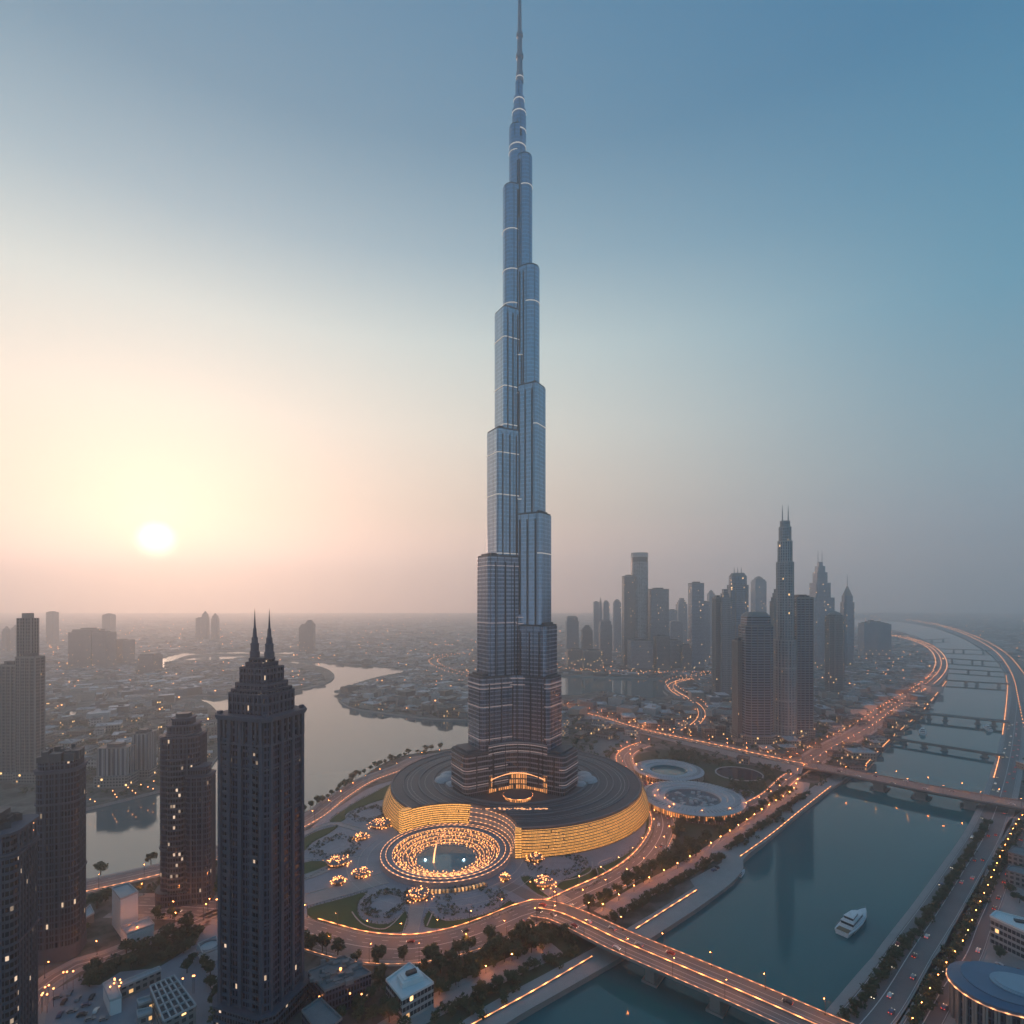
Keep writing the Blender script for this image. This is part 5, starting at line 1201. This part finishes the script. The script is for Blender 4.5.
def row(pts, gap, off, where, group, start='the near bridge', s=None, jit=1.2, skip=.06):
    i = 0
    for q, a in along(path(pts, 6), gap, gap * .5):
        if rng.random() < skip: continue
        x = q[0] - math.sin(a) * off + rng.uniform(-jit, jit); y = q[1] + math.cos(a) * off + rng.uniform(-jit, jit)
        if not in_view(x, y): continue
        i += 1; sc = rng.uniform(*s) if s else None
        tree(x, y, f'{nth(i)} tree from {start} {where}', group, sc)
row([(594, 919), (640, 889), (690, 862), (720, 841)], 10, 6.5, 'on the plaza side of the north path', 'trees along the north garden path')
row([(602, 921), (645, 896), (693, 869), (716, 854)], 9, -7, 'on the canal side of the north path', 'hedge trees above the north promenade', s=(.5, .8))
row([(722, 843), (750, 824), (776, 806), (797, 792)], 9.5, 6, 'on the park side of the quay path', 'trees along the path to the big bridge', 'the rounded landing')
row([(728, 846), (754, 829), (779, 811), (802, 792)], 9, -6, 'along the lit quay', 'hedge trees along the lit quay', 'the rounded landing', s=(.5, .8))
row([(549, 955), (511, 973), (478, 990), (442, 1009), (415, 1023)], 9, 6, 'on the canal side of the south path', 'hedge trees above the south promenade', s=(.5, .85))
row([(540, 947), (511, 960), (478, 976), (445, 993), (412, 1010)], 9, -7.5, 'on the inland side of the south path', 'trees along the south garden path')
row([(977, 822), (955, 854), (932, 888), (897, 934), (866, 969), (838, 1003), (822, 1022)], 8, 8.0, 'between the east quay and its road', 'low trees between the east quay and road', 'the big bridge', s=(.5, .8), skip=.12)
row([(1002, 822), (988, 845), (968, 878), (945, 915), (920, 953), (897, 990), (882, 1013)], 8, 12.5, 'on the landward side of the quay road', 'trees along the landward side of the quay road', 'the big bridge', s=(.6, 1.0))
row([(86, 884), (125, 876), (162, 868)], 15, 11, 'on the lake shore between the dark towers', 'shore trees between the dark towers', 'the left edge', s=(.8, 1.3), skip=.2)
row([(305, 818), (325, 807), (341, 797), (360, 783), (375, 773), (397, 764), (420, 755), (445, 752)], 9, 11, 'on the lake shore behind the golden podium', 'shore trees behind the golden podium', 'the spired tower', s=(.6, 1.1))
row([(303, 939), (358, 955), (409, 958), (456, 950), (495, 936)], 12, -4, 'on the outer edge of the front boulevard', 'trees along the front boulevard', 'the spired tower', s=(.8, 1.2), skip=.2)
row([(672, 846), (676, 826), (690, 822), (716, 824), (745, 816), (765, 804)], 9, -3, 'outside the loop road by the park', 'trees outside the loop road', 'the golden podium', s=(.6, 1.0))
def clump(poly, n, where, group, s=(.7, 1.25), mind=6.5, start=None):
    P = gl(poly); xs, ys = [p[0] for p in P], [p[1] for p in P]; got = []
    for _ in range(n * 40):
        p = (rng.uniform(min(xs), max(xs)), rng.uniform(min(ys), max(ys)))
        if not inside([p], P)[0] or any(math.hypot(p[0] - q[0], p[1] - q[1]) < mind for q in got): continue
        if any(math.hypot(p[0] - x, p[1] - y) < r * .75 for x, y, r in BLOCKED) or not in_view(*p) or not road_free([p], -5)[0]: continue
        got.append(p)
        if len(got) >= n: break
    got.sort()
    for i, p in enumerate(got): tree(p[0], p[1], f'{{}} tree, {nth(i + 1)} from the west in the clump {where}', group, rng.uniform(*s))
clump([(430, 965), (470, 956), (505, 944), (535, 930), (570, 938), (548, 945), (505, 965), (470, 983), (445, 990)], 24, 'in the south garden', 'trees of the south garden')
clump([(330, 1000), (380, 985), (400, 1003), (440, 985), (440, 1000), (400, 1024), (340, 1024)], 16, 'round the white roofed building', 'trees round the white roofed building')
clump([(305, 950), (345, 950), (385, 965), (380, 980), (345, 955)], 9, 'behind the cluttered roof block', 'trees behind the cluttered roof block')
clump([(88, 905), (165, 880), (220, 868), (222, 905), (160, 925), (140, 905), (105, 905), (90, 935), (60, 960)], 14, 'behind the white box building', 'trees behind the white box building', (.8, 1.3))
clump([(80, 985), (95, 965), (150, 945), (190, 930), (190, 948), (158, 968), (120, 975), (100, 990)], 12, 'on the yard lawn', 'trees of the yard lawn')
clump([(180, 950), (200, 960), (222, 985), (222, 1030), (200, 1010), (185, 975)], 9, 'right of the glass roofed hall', 'trees right of the glass roofed hall', (.6, 1.0))
clump([(995, 865), (1024, 860), (1024, 905), (1000, 905)], 8, 'among the grey blocks on the right', 'trees among the right hand blocks', (.5, .9))
clump([(1000, 940), (1024, 945), (1024, 962), (1000, 958)], 6, 'before the rounded blue roof', 'trees before the rounded blue roof', (.5, .8))
clump([(595, 905), (620, 890), (650, 868), (690, 845), (715, 835), (715, 845), (690, 865), (640, 895)], 12, 'in the north garden', 'trees of the north garden')
print('TREES', n_tree)
# park, far woods: nobody could count these
def wood(name, P, s0, s1, seed, leaves=34):
    rr = random.Random(seed); b = MB()
    for p in P:
        s = rr.uniform(s0, s1); m_ = rr.randrange(3)
        for k in range(leaves):
            u_, v_, w_ = rr.gauss(0, 1), rr.gauss(0, 1), rr.gauss(0, 1); L = math.sqrt(u_ * u_ + v_ * v_ + w_ * w_) + 1e-6; q = rr.uniform(.6, 1.1)
            c = Vector((p[0] + u_ / L * q * s, p[1] + v_ / L * q * s, s * .95 + w_ / L * q * s * .8)); A_ = Vector((rr.gauss(0, 1), rr.gauss(0, 1), rr.gauss(0, .6))).normalized(); B_ = A_.cross(Vector((u_, v_, w_))).normalized(); l = s * rr.uniform(.28, .5)
            b.face([c - A_ * l, c + B_ * l * .6, c + A_ * l, c - B_ * l * .6], None, m_)
    return struct(b.build(name, [M['leaf'], M['leaf2'], M['leaf3']]), 'stuff')
def sprinkle(poly, n, hole=None):
    xs, ys = [p[0] for p in poly], [p[1] for p in poly]; P = np.stack([nr.uniform(min(xs), max(xs), n), nr.uniform(min(ys), max(ys), n)], 1); return P[inside(P, poly)]
pk = sprinkle(PARK, 900); pk = pk[[not any(math.hypot(p[0] - x, p[1] - y) < r for x, y, r in BLOCKED) for p in pk]]
nz = np.sin(pk[:, 0] * .05) * np.sin(pk[:, 1] * .041 + 1) + nr.normal(0, .45, len(pk)); pk = pk[nz > .05]
wood('park_shrubbery', pk, 1.6, 3.8, 21)
P = free_spots(scatter(15000, 560, 3200, .85, 1.4), 10); nz = np.sin(P[:, 0] * .011 + 2) * np.sin(P[:, 1] * .009) + nr.normal(0, .4, len(P)); P = P[nz > -.15]
wood('town_greenery', P, 2.0, 4.2, 22, 22)
gp = []
for L_ in PETALS:
    Q = sprinkle(gl(L_), 620); c = np.mean(Q, axis=0); far_ = np.hypot(*((Q - c) / np.maximum(Q.std(0), 1)).T); gp.append(Q[(far_ > 1.1) & (nr.random(len(Q)) < .7)])
wood('garden_planting', np.concatenate(gp), .5, 1.2, 23, 14)
sh = np.concatenate([sprinkle(gl(L_), 200)[:60] for L_ in LAWNS]); rim = []
for L_ in LAWNS:
    for q, a in along([np.array(p) for p in smooth(gl(L_), 5, True)], 2.2): rim.append(q[:2])
wood('lawn_hedge', np.array(rim), .5, 1.1, 24, 10)
U_ = np.concatenate([sprinkle(GARDEN, 420), sprinkle(GARDEN_N, 520), sprinkle(gl([(88, 905), (165, 880), (222, 868), (222, 905), (160, 925), (140, 905), (105, 905), (90, 935), (60, 960)]), 260), sprinkle(gl([(80, 985), (95, 965), (150, 945), (205, 928), (190, 948), (158, 968), (120, 972), (100, 985)]), 200)])
U_ = U_[road_free(U_, -4) & dry(U_, 3) & np.array([not any(math.hypot(p[0] - x, p[1] - y) < r * .8 for x, y, r in BLOCKED) for p in U_])]
nz = np.sin(U_[:, 0] * .09) * np.sin(U_[:, 1] * .08 + 1) + nr.normal(0, .5, len(U_)); wood('garden_shrubbery', U_[nz > -.1], 1.2, 3.0, 31, 40)
cr2 = [q[:2] + nr.normal(0, .8, 2) for q, a in along(path([(977, 820), (955, 852), (932, 886), (897, 932), (866, 967), (838, 1001)], 6), 1.8) for _ in (0,)]
cr3 = [q[:2] + np.array([-math.sin(a), math.cos(a)]) * 8 + nr.normal(0, 1.0, 2) for q, a in along(path([(977, 820), (955, 852), (932, 886), (897, 932), (866, 967), (838, 1001), (815, 1026)], 6), 1.7)]
cr4 = [q[:2] + np.array([-math.sin(a), math.cos(a)]) * 12.5 + nr.normal(0, 1.0, 2) for q, a in along(path([(1002, 822), (988, 845), (968, 878), (945, 915), (920, 953), (897, 990), (882, 1013)], 6), 1.9)]
cr5 = [q[:2] + nr.normal(0, 1.2, 2) for pts in ([(602, 924), (645, 899), (693, 872), (716, 857)], [(728, 849), (754, 832), (779, 814), (802, 795)], [(552, 960), (511, 978), (478, 995), (442, 1014)]) for q, a in along(path(pts, 6), 1.8)]
wood('quay_hedge', np.array(cr3 + cr4 + cr5), 1.1, 2.5, 25, 26)

# ------------------------------------------------------------------ street lamps
lp = MB(); lp.tube([(0, 0, 0), (0, 0, 6), (0, 0, 9)], [.14, .11, .08], 5); lp.tube([(0, 0, 8.9), (.9, 0, 9.3), (2.0, 0, 9.3)], .07, 4); lp.box(0, 0, 0, .6, .6, .5); LPM = lp.mesh('lamp_pole', [M['metal']])
lh = MB(); lh.ball((2.2, 0, 8.95), .2, 6, 0, .8); LHM = lh.mesh('lamp_head', [M['lamp']]); LHS = lh.mesh('small_lamp_head', [M['street_glow']])
lc = MB(); lc.lathe([(.5, 9.3), (.3, 9.5), (0, 9.55)], 6, 0, (2.2, 0)); LCM = lc.mesh('lamp_cap', [M['metal']])
gp_ = MB(); gp_.tube([(0, 0, 0), (0, 0, 3.6)], [.1, .07], 5); gp_.box(0, 0, 0, .4, .4, .4); GPM = gp_.mesh('garden_lamp_post', [M['metal']])
gh_ = MB(); gh_.ball((0, 0, 4.0), .27, 6); GHM = gh_.mesh('garden_lamp_globe', [M['street_glow']])
n_lamp = 0; FARL = MB()
def lamp(x, y, z, rz, label, group, garden=False):
    global n_lamp
    if n_lamp < 300 and y < 1500:
        t = thing('garden_lamp' if garden else 'street_lamp', label, 'lamp', (x, y, z), rz, group); n_lamp += 1
        if garden: put('post', GPM, t); put('globe', GHM, t)
        else: put('pole', LPM, t); h = put('lamp_head', LHS if 'right hand' in label else LHM, t); put('cap', LCM, h)
    else:
        s = .4 + y / 4600; FARL.tube([(x, y, z), (x, y, z + 9)], .12, 3, 0, False); FARL.ball((x, y, z + 9), s, 5, 1)
def lamps(P, gap, offs, where, group, start, garden=False, far=False, d=0.0):
    for o, side in offs:
        i = 0
        for q, a in along(P, gap, d + gap * (.3 if o > 0 else .8)):
            x, y = q[0] - math.sin(a) * o, q[1] + math.cos(a) * o
            if not in_view(x, y, 12) or math.hypot(x - PX, y - PY) < 134: continue
            i += 1; lamp(x, y, q[2], a + (-PI / 2 if o > 0 else PI / 2), f'{nth(min(i, 99))} lamp from {start} on the {side} side of {where}', group, garden)
far_pts = []
lamps(B1[::2], 26, ((10.2, 'north'), (-10.2, 'south')), 'the near bridge', 'lamps on the near bridge', 'the plaza')
lamps(ROADS['boulevard'][0], 24, ((12.2, 'lawn'), (-12.2, 'garden')), 'the front boulevard', 'lamps along the front boulevard', 'the west end')
lamps(ROADS['ring'][0], 22, ((9.4, 'podium'), (-9.4, 'garden')), 'the ring road', 'lamps along the ring road', 'the near bridge')
lamps(ROADS['loop'][0], 24, ((-7.5, 'outer'),), 'the loop road', 'lamps along the loop road', 'the golden podium')
lamps(ROADS['lamp_street'][0], 15, ((-3, 'building'),), 'the right hand street', 'lamps of the right hand street', 'the big bridge')
lamps(ROADS['back_street'][0], 20, ((5, 'lake'),), 'the yard street', 'lamps of the yard street', 'the left edge')
lamps(ROADS['garden_path'][0], 17, ((4, 'inland'),), 'the south garden path', 'lamps along the south garden path', 'the bottom end', True)
lamps(ROADS['garden_path_north'][0], 17, ((4, 'inland'),), 'the north garden path', 'lamps along the north garden path', 'the near bridge', True)
lamps(ROADS['coast'][0], 26, ((-8.6, 'inland'),), 'the coast road', 'lamps along the coast road', 'the left edge')
lamps(HWP[::1], 28, ((12.4, 'far'), (-12.4, 'near')), 'the highway', 'lamps along the highway', 'the tower end')
lamps(ROADS['west_avenue'][0], 24, ((13.5, 'town'), (-13.5, 'canal')), 'the west bank avenue', 'lamps along the west bank avenue', 'the big bridge')
lamps(ROADS['lakeside'][0], 22, ((10.5, 'east'), (-10.5, 'west')), 'the lakeside road', 'lamps along the lakeside road', 'the highway')
lamps(ROADS['far_shore'][0], 24, ((9, 'far'), (-9, 'near')), 'the far lake shore road', 'lamps along the far lake shore', 'the tower end')
lamps(ROADS['east_avenue'][0], 34, ((12, 'west'), (-12, 'east')), 'the east avenue', 'lamps along the east avenue', 'the near end')
lamps(ROADS['peninsula_road'][0], 26, ((13, 'inner'), (-13, 'outer')), 'the peninsula road', 'lamps along the peninsula road', 'the tower end')
lamps(ROADS['west_avenue'][0][40:], 30, ((0, 'middle'),), 'the west bank avenue', 'lamps along the west bank avenue', 'the bend')
lamps(path([(35, 843), (85, 815), (124, 806), (163, 796), (220, 775)], 8), 16, ((14, 'town'), (28, 'second'), (4, 'shore')), 'the lit strip on the far bank', 'lamps of the far bank strip', 'the left edge')
for px_, py_, n, sx in ((190, 998, 3, 8), (48, 1008, 6, 8), (116, 1000, 7, 6), (222, 908, 5, 6), (70, 985, 3, 8), (236, 1018, 4, 5), (990, 1010, 3, 12), (980, 990, 2, 8), (352, 1008, 5, 10), (320, 1020, 4, 8)):
    for k in range(n):
        x, y = g(px_ + rng.uniform(-sx, sx), py_ + rng.uniform(-6, 6)); lamp(x, y, 0, 0, 'small glowing globe lamp among the yards at the foot of the towers', 'globe lamps among the near yards', True)
for p in free_spots(scatter(380, 1300, 7500, .9), 0):
    s = .5 + p[1] / 2800 * rng.uniform(.5, 1.2); FARL.ball((p[0], p[1], 7 + s), s, 5, 1)
for k in range(260):                               # the bright lines of lamps on the horizon at the right
    px_, py_ = rng.uniform(840, 1024), rng.choice((606.3, 607.6, 609.2, 612.5, 613.5, 617, 620)) + rng.gauss(0, .25); x, y = g(px_, py_)
    if y < 8300: s = .4 + y / 3200 * rng.uniform(.6, 1.3); FARL.ball((x, y, 8), s, 5, 1)
print('LAMPS', n_lamp)
struct(FARL.build('distant_lamps', [M['metal'], M['lamp_far']]), 'stuff')

# ------------------------------------------------------------------ cars
def car_proto(k):
    body = MB(); prof = [(-2.2, .45), (2.2, .45), (2.25, .8), (1.2, .95), (.6, 1.45), (-1.3, 1.45), (-2.1, .95), (-2.25, .8)]
    for s in (-1, 1):
        P = [(x, s * .9, z) for x, z in prof]; body.face(P if s < 0 else P[::-1], None, 0)
    for i in range(len(prof)):
        (x0, z0), (x1, z1) = prof[i], prof[(i + 1) % len(prof)]; body.face([(x0, -.9, z0), (x0, .9, z0), (x1, .9, z1), (x1, -.9, z1)][::-1], None, 0)
    gl_ = MB(); gl_.box(-.35, 0, 1.0, 2.0, 1.84, .38, 0, 0); wheels = []
    for x in (-1.35, 1.35):
        for s in (-.78, .78): wh = MB(); wh.tube([(x, s - .12, .34), (x, s + .12, .34)], .34, 8); wheels.append(('wheel', wh.mesh('car_wheel', [M['metal']])))
    hl, tl = MB(), MB()
    for s in (-.6, .6): hl.box(2.24, s, .6, .12, .4, .22); tl.box(-2.25, s, .65, .1, .4, .2)
    return [('body', body.mesh('car_body', [mat('car_paint', ((.6, .6, .6), (.05, .05, .055), (.25, .26, .28), (.10, .12, .2), (.30, .04, .03))[k], .3, metal=.3)])), ('window', gl_.mesh('car_window', [M['glass']])), *wheels, ('headlight', hl.mesh('car_headlights', [M['headlight']])), ('taillight', tl.mesh('car_taillights', [M['taillight']]))]
CARS = [(car_proto(k), c) for k, c in enumerate(('white', 'black', 'silver', 'dark blue', 'red'))]
ncar = 0
def car(x, y, z, rz, label, group, lit=True):
    global ncar
    parts, c = CARS[rng.choice((0, 0, 1, 1, 2, 2, 3, 4))]; t = thing('car', label.replace('{}', c), 'car', (x, y, z), rz, group); ncar += 1
    for nm, me in parts[:8 if lit else 6]: put(nm, me, t)
def traffic(P, lanes, gap, z, where, group, start):
    for o in lanes:
        i = 0
        for q, a in along(P, gap, rng.uniform(0, gap)):
            if rng.random() < .5: continue
            s = rng.uniform(-.3, .3) * gap; x, y = q[0] - math.sin(a) * o + math.cos(a) * s, q[1] + math.cos(a) * o + math.sin(a) * s
            if in_view(x, y, 0) and y < 900: i += 1; car(x, y, q[2] + z, a + (PI if o > 0 else 0), f'{{}} {"outgoing" if o < 0 else "oncoming"} car, {nth(min(i, 99))} from {start} on {where}', group)
traffic(B1, (-7, -3.5, 3.5, 7), 30, .08, 'the near bridge', 'cars on the near bridge', 'the plaza')
traffic(ROADS['quay_road'][0], (-6.5, -2.5, 2.5, 6.5), 34, .14, 'the quay road', 'cars on the quay road', 'the bottom end')
traffic(ROADS['boulevard'][0], (-6, 6), 34, .14, 'the front boulevard', 'cars on the front boulevard', 'the west end')
traffic(ROADS['ring'][0], (-5, 4), 36, .16, 'the ring road', 'cars on the ring road', 'the near bridge')
traffic(HWP, (-9, -5, 5, 9), 34, .2, 'the highway', 'cars on the highway', 'the tower end')
traffic(ROADS['lamp_street'][0], (-4, 4), 22, .14, 'the lamp lit street', 'cars in the lamp lit street', 'the big bridge')
for k, (px_, py_) in enumerate([(58, 998), (64, 1003), (70, 994), (78, 1000), (86, 1006), (92, 998), (72, 1012), (82, 1016), (60, 1016), (96, 1012), (176, 936), (184, 934), (190, 938), (180, 941), (104, 1020), (90, 1020), (1006, 968), (1013, 970), (1019, 972), (1000, 966), (714, 871), (717, 868), (636, 829), (639, 825), (642, 821), (645, 817), (633, 833)]):
    x, y = g(px_, py_); car(x, y, .1, rng.choice((.4, .5, 1.9)), '{} car parked ' + ('in the yard below the leftmost tower' if px_ < 120 else 'by the white box building' if px_ < 300 else 'by the white office building' if px_ > 900 else 'on the rounded landing' if px_ > 700 else 'at the foot of the golden podium wall'), 'parked cars', False)

# ------------------------------------------------------------------ boats
def yacht(label, px_, py_, rz, L, group=None):
    x, y = g(px_, py_, WATER_Z); t = thing('yacht', label, 'boat', (x, y, WATER_Z), rz, group); t.scale = (L / 20,) * 3
    st = [(-10, 2.3, 1.5), (-6, 2.7, 1.55), (0, 2.8, 1.7), (5, 2.1, 2.0), (8.4, 1.0, 2.3), (10, .05, 2.55)]
    b = MB()
    for (x0, w0, h0), (x1, w1, h1) in zip(st[:-1], st[1:]):
        for s in (-1, 1):
            q = [(x0, s * w0 * .72, -.6), (x1, s * w1 * .6, -.6), (x1, s * w1, h1), (x0, s * w0, h0)]; b.face(q if s < 0 else q[::-1], None, 0, True)
        b.face([(x0, -w0, h0), (x1, -w1, h1), (x1, w1, h1), (x0, w0, h0)], None, 0)
    b.face([(-10, -2.3 * .72, -.6), (-10, -2.3, 1.5), (-10, 2.3, 1.5), (-10, 2.3 * .72, -.6)], None, 0); b.build('hull', M['white'], t)
    b = MB(); b.box(-8.6, 0, 1.56, 2.6, 3.8, .06, 0, 0); b.build('aft_deck', mat('teak', (.25, .16, .09), .7), t)
    def cab(x0, x1, w0, w1, z0, h, rake): return [(x0, -w0), (x1, -w1), (x1 + rake, 0), (x1, w1), (x0, w0)]
    b = MB(); P = cab(-6.2, 4.2, 2.1, 1.4, 1.6, 2, 1.4); b.prism(P, 1.55, 2.2, 0, 0); b.prism([(q[0] * .95, q[1] * .95) for q in P], 2.95, 3.3, 0, 0); o = b.build('cabin', M['white'], t)
    b = MB(); b.prism([(q[0] * .95, q[1] * .94) for q in P], 2.2, 2.95, 0, 0, scale=.97); b.build('window', M['glass'], o)
    b = MB(); Q = [(q[0] * .55 - 1.4, q[1] * .72) for q in P]; b.prism(Q, 3.3, 3.6, 0, 0); b.prism([(q[0] * .95 - .1, q[1]) for q in Q], 4.3, 4.55, 0, 0); o = b.build('flybridge', M['white'], t)
    b = MB(); b.prism([(q[0] * .93 - .1, q[1] * .92) for q in Q], 3.6, 4.3, 0, 0); b.build('window', M['glass'], o)
    b = MB(); b.tube([(-3.2, 0, 4.5), (-3.6, 0, 6.2)], [.12, .05], 5); b.tube([(-3.4, -.7, 5.3), (-3.4, .7, 5.3)], .06, 4); b.build('mast', M['white'], t)
    b = MB()
    for s in (-1, 1): b.tube([(x0, s * (w0 - .1), h0 + .65) for x0, w0, h0 in st], .045, 4)
    b.build('rail', M['steel'], t)
yacht('large white motor yacht lying alone on the dark canal', 854, 925, .66, 36)
yacht('small far white boat by the west quay between the footbridge and lit bridge', 922.5, 733, .95, 34, 'boats between the far bridges')
yacht('small far white boat by the east quay between the footbridge and lit bridge', 987, 729.5, 1.1, 32, 'boats between the far bridges')
yacht('tiny white launch moored at the rounded landing', 742, 874, .9, 12)

# ------------------------------------------------------------------ the hazy air
b = MB(); b.box(0, (YN + YF) / 2, -7, 2 * XE + 40, YF - YN + 40, 840, 0, 0, bottom=True)
hz = bpy.data.materials.new('haze'); hz.use_nodes = True; t = NT(hz.node_tree); t.n.clear()
pv = t.node('ShaderNodeVolumePrincipled', {'Density': HAZE_D, 'Anisotropy': HAZE_G, 'Color': HAZE_C})
t.l.new(pv.outputs[0], t.node('ShaderNodeOutputMaterial').inputs['Volume'])
struct(b.build('haze', hz), 'stuff')
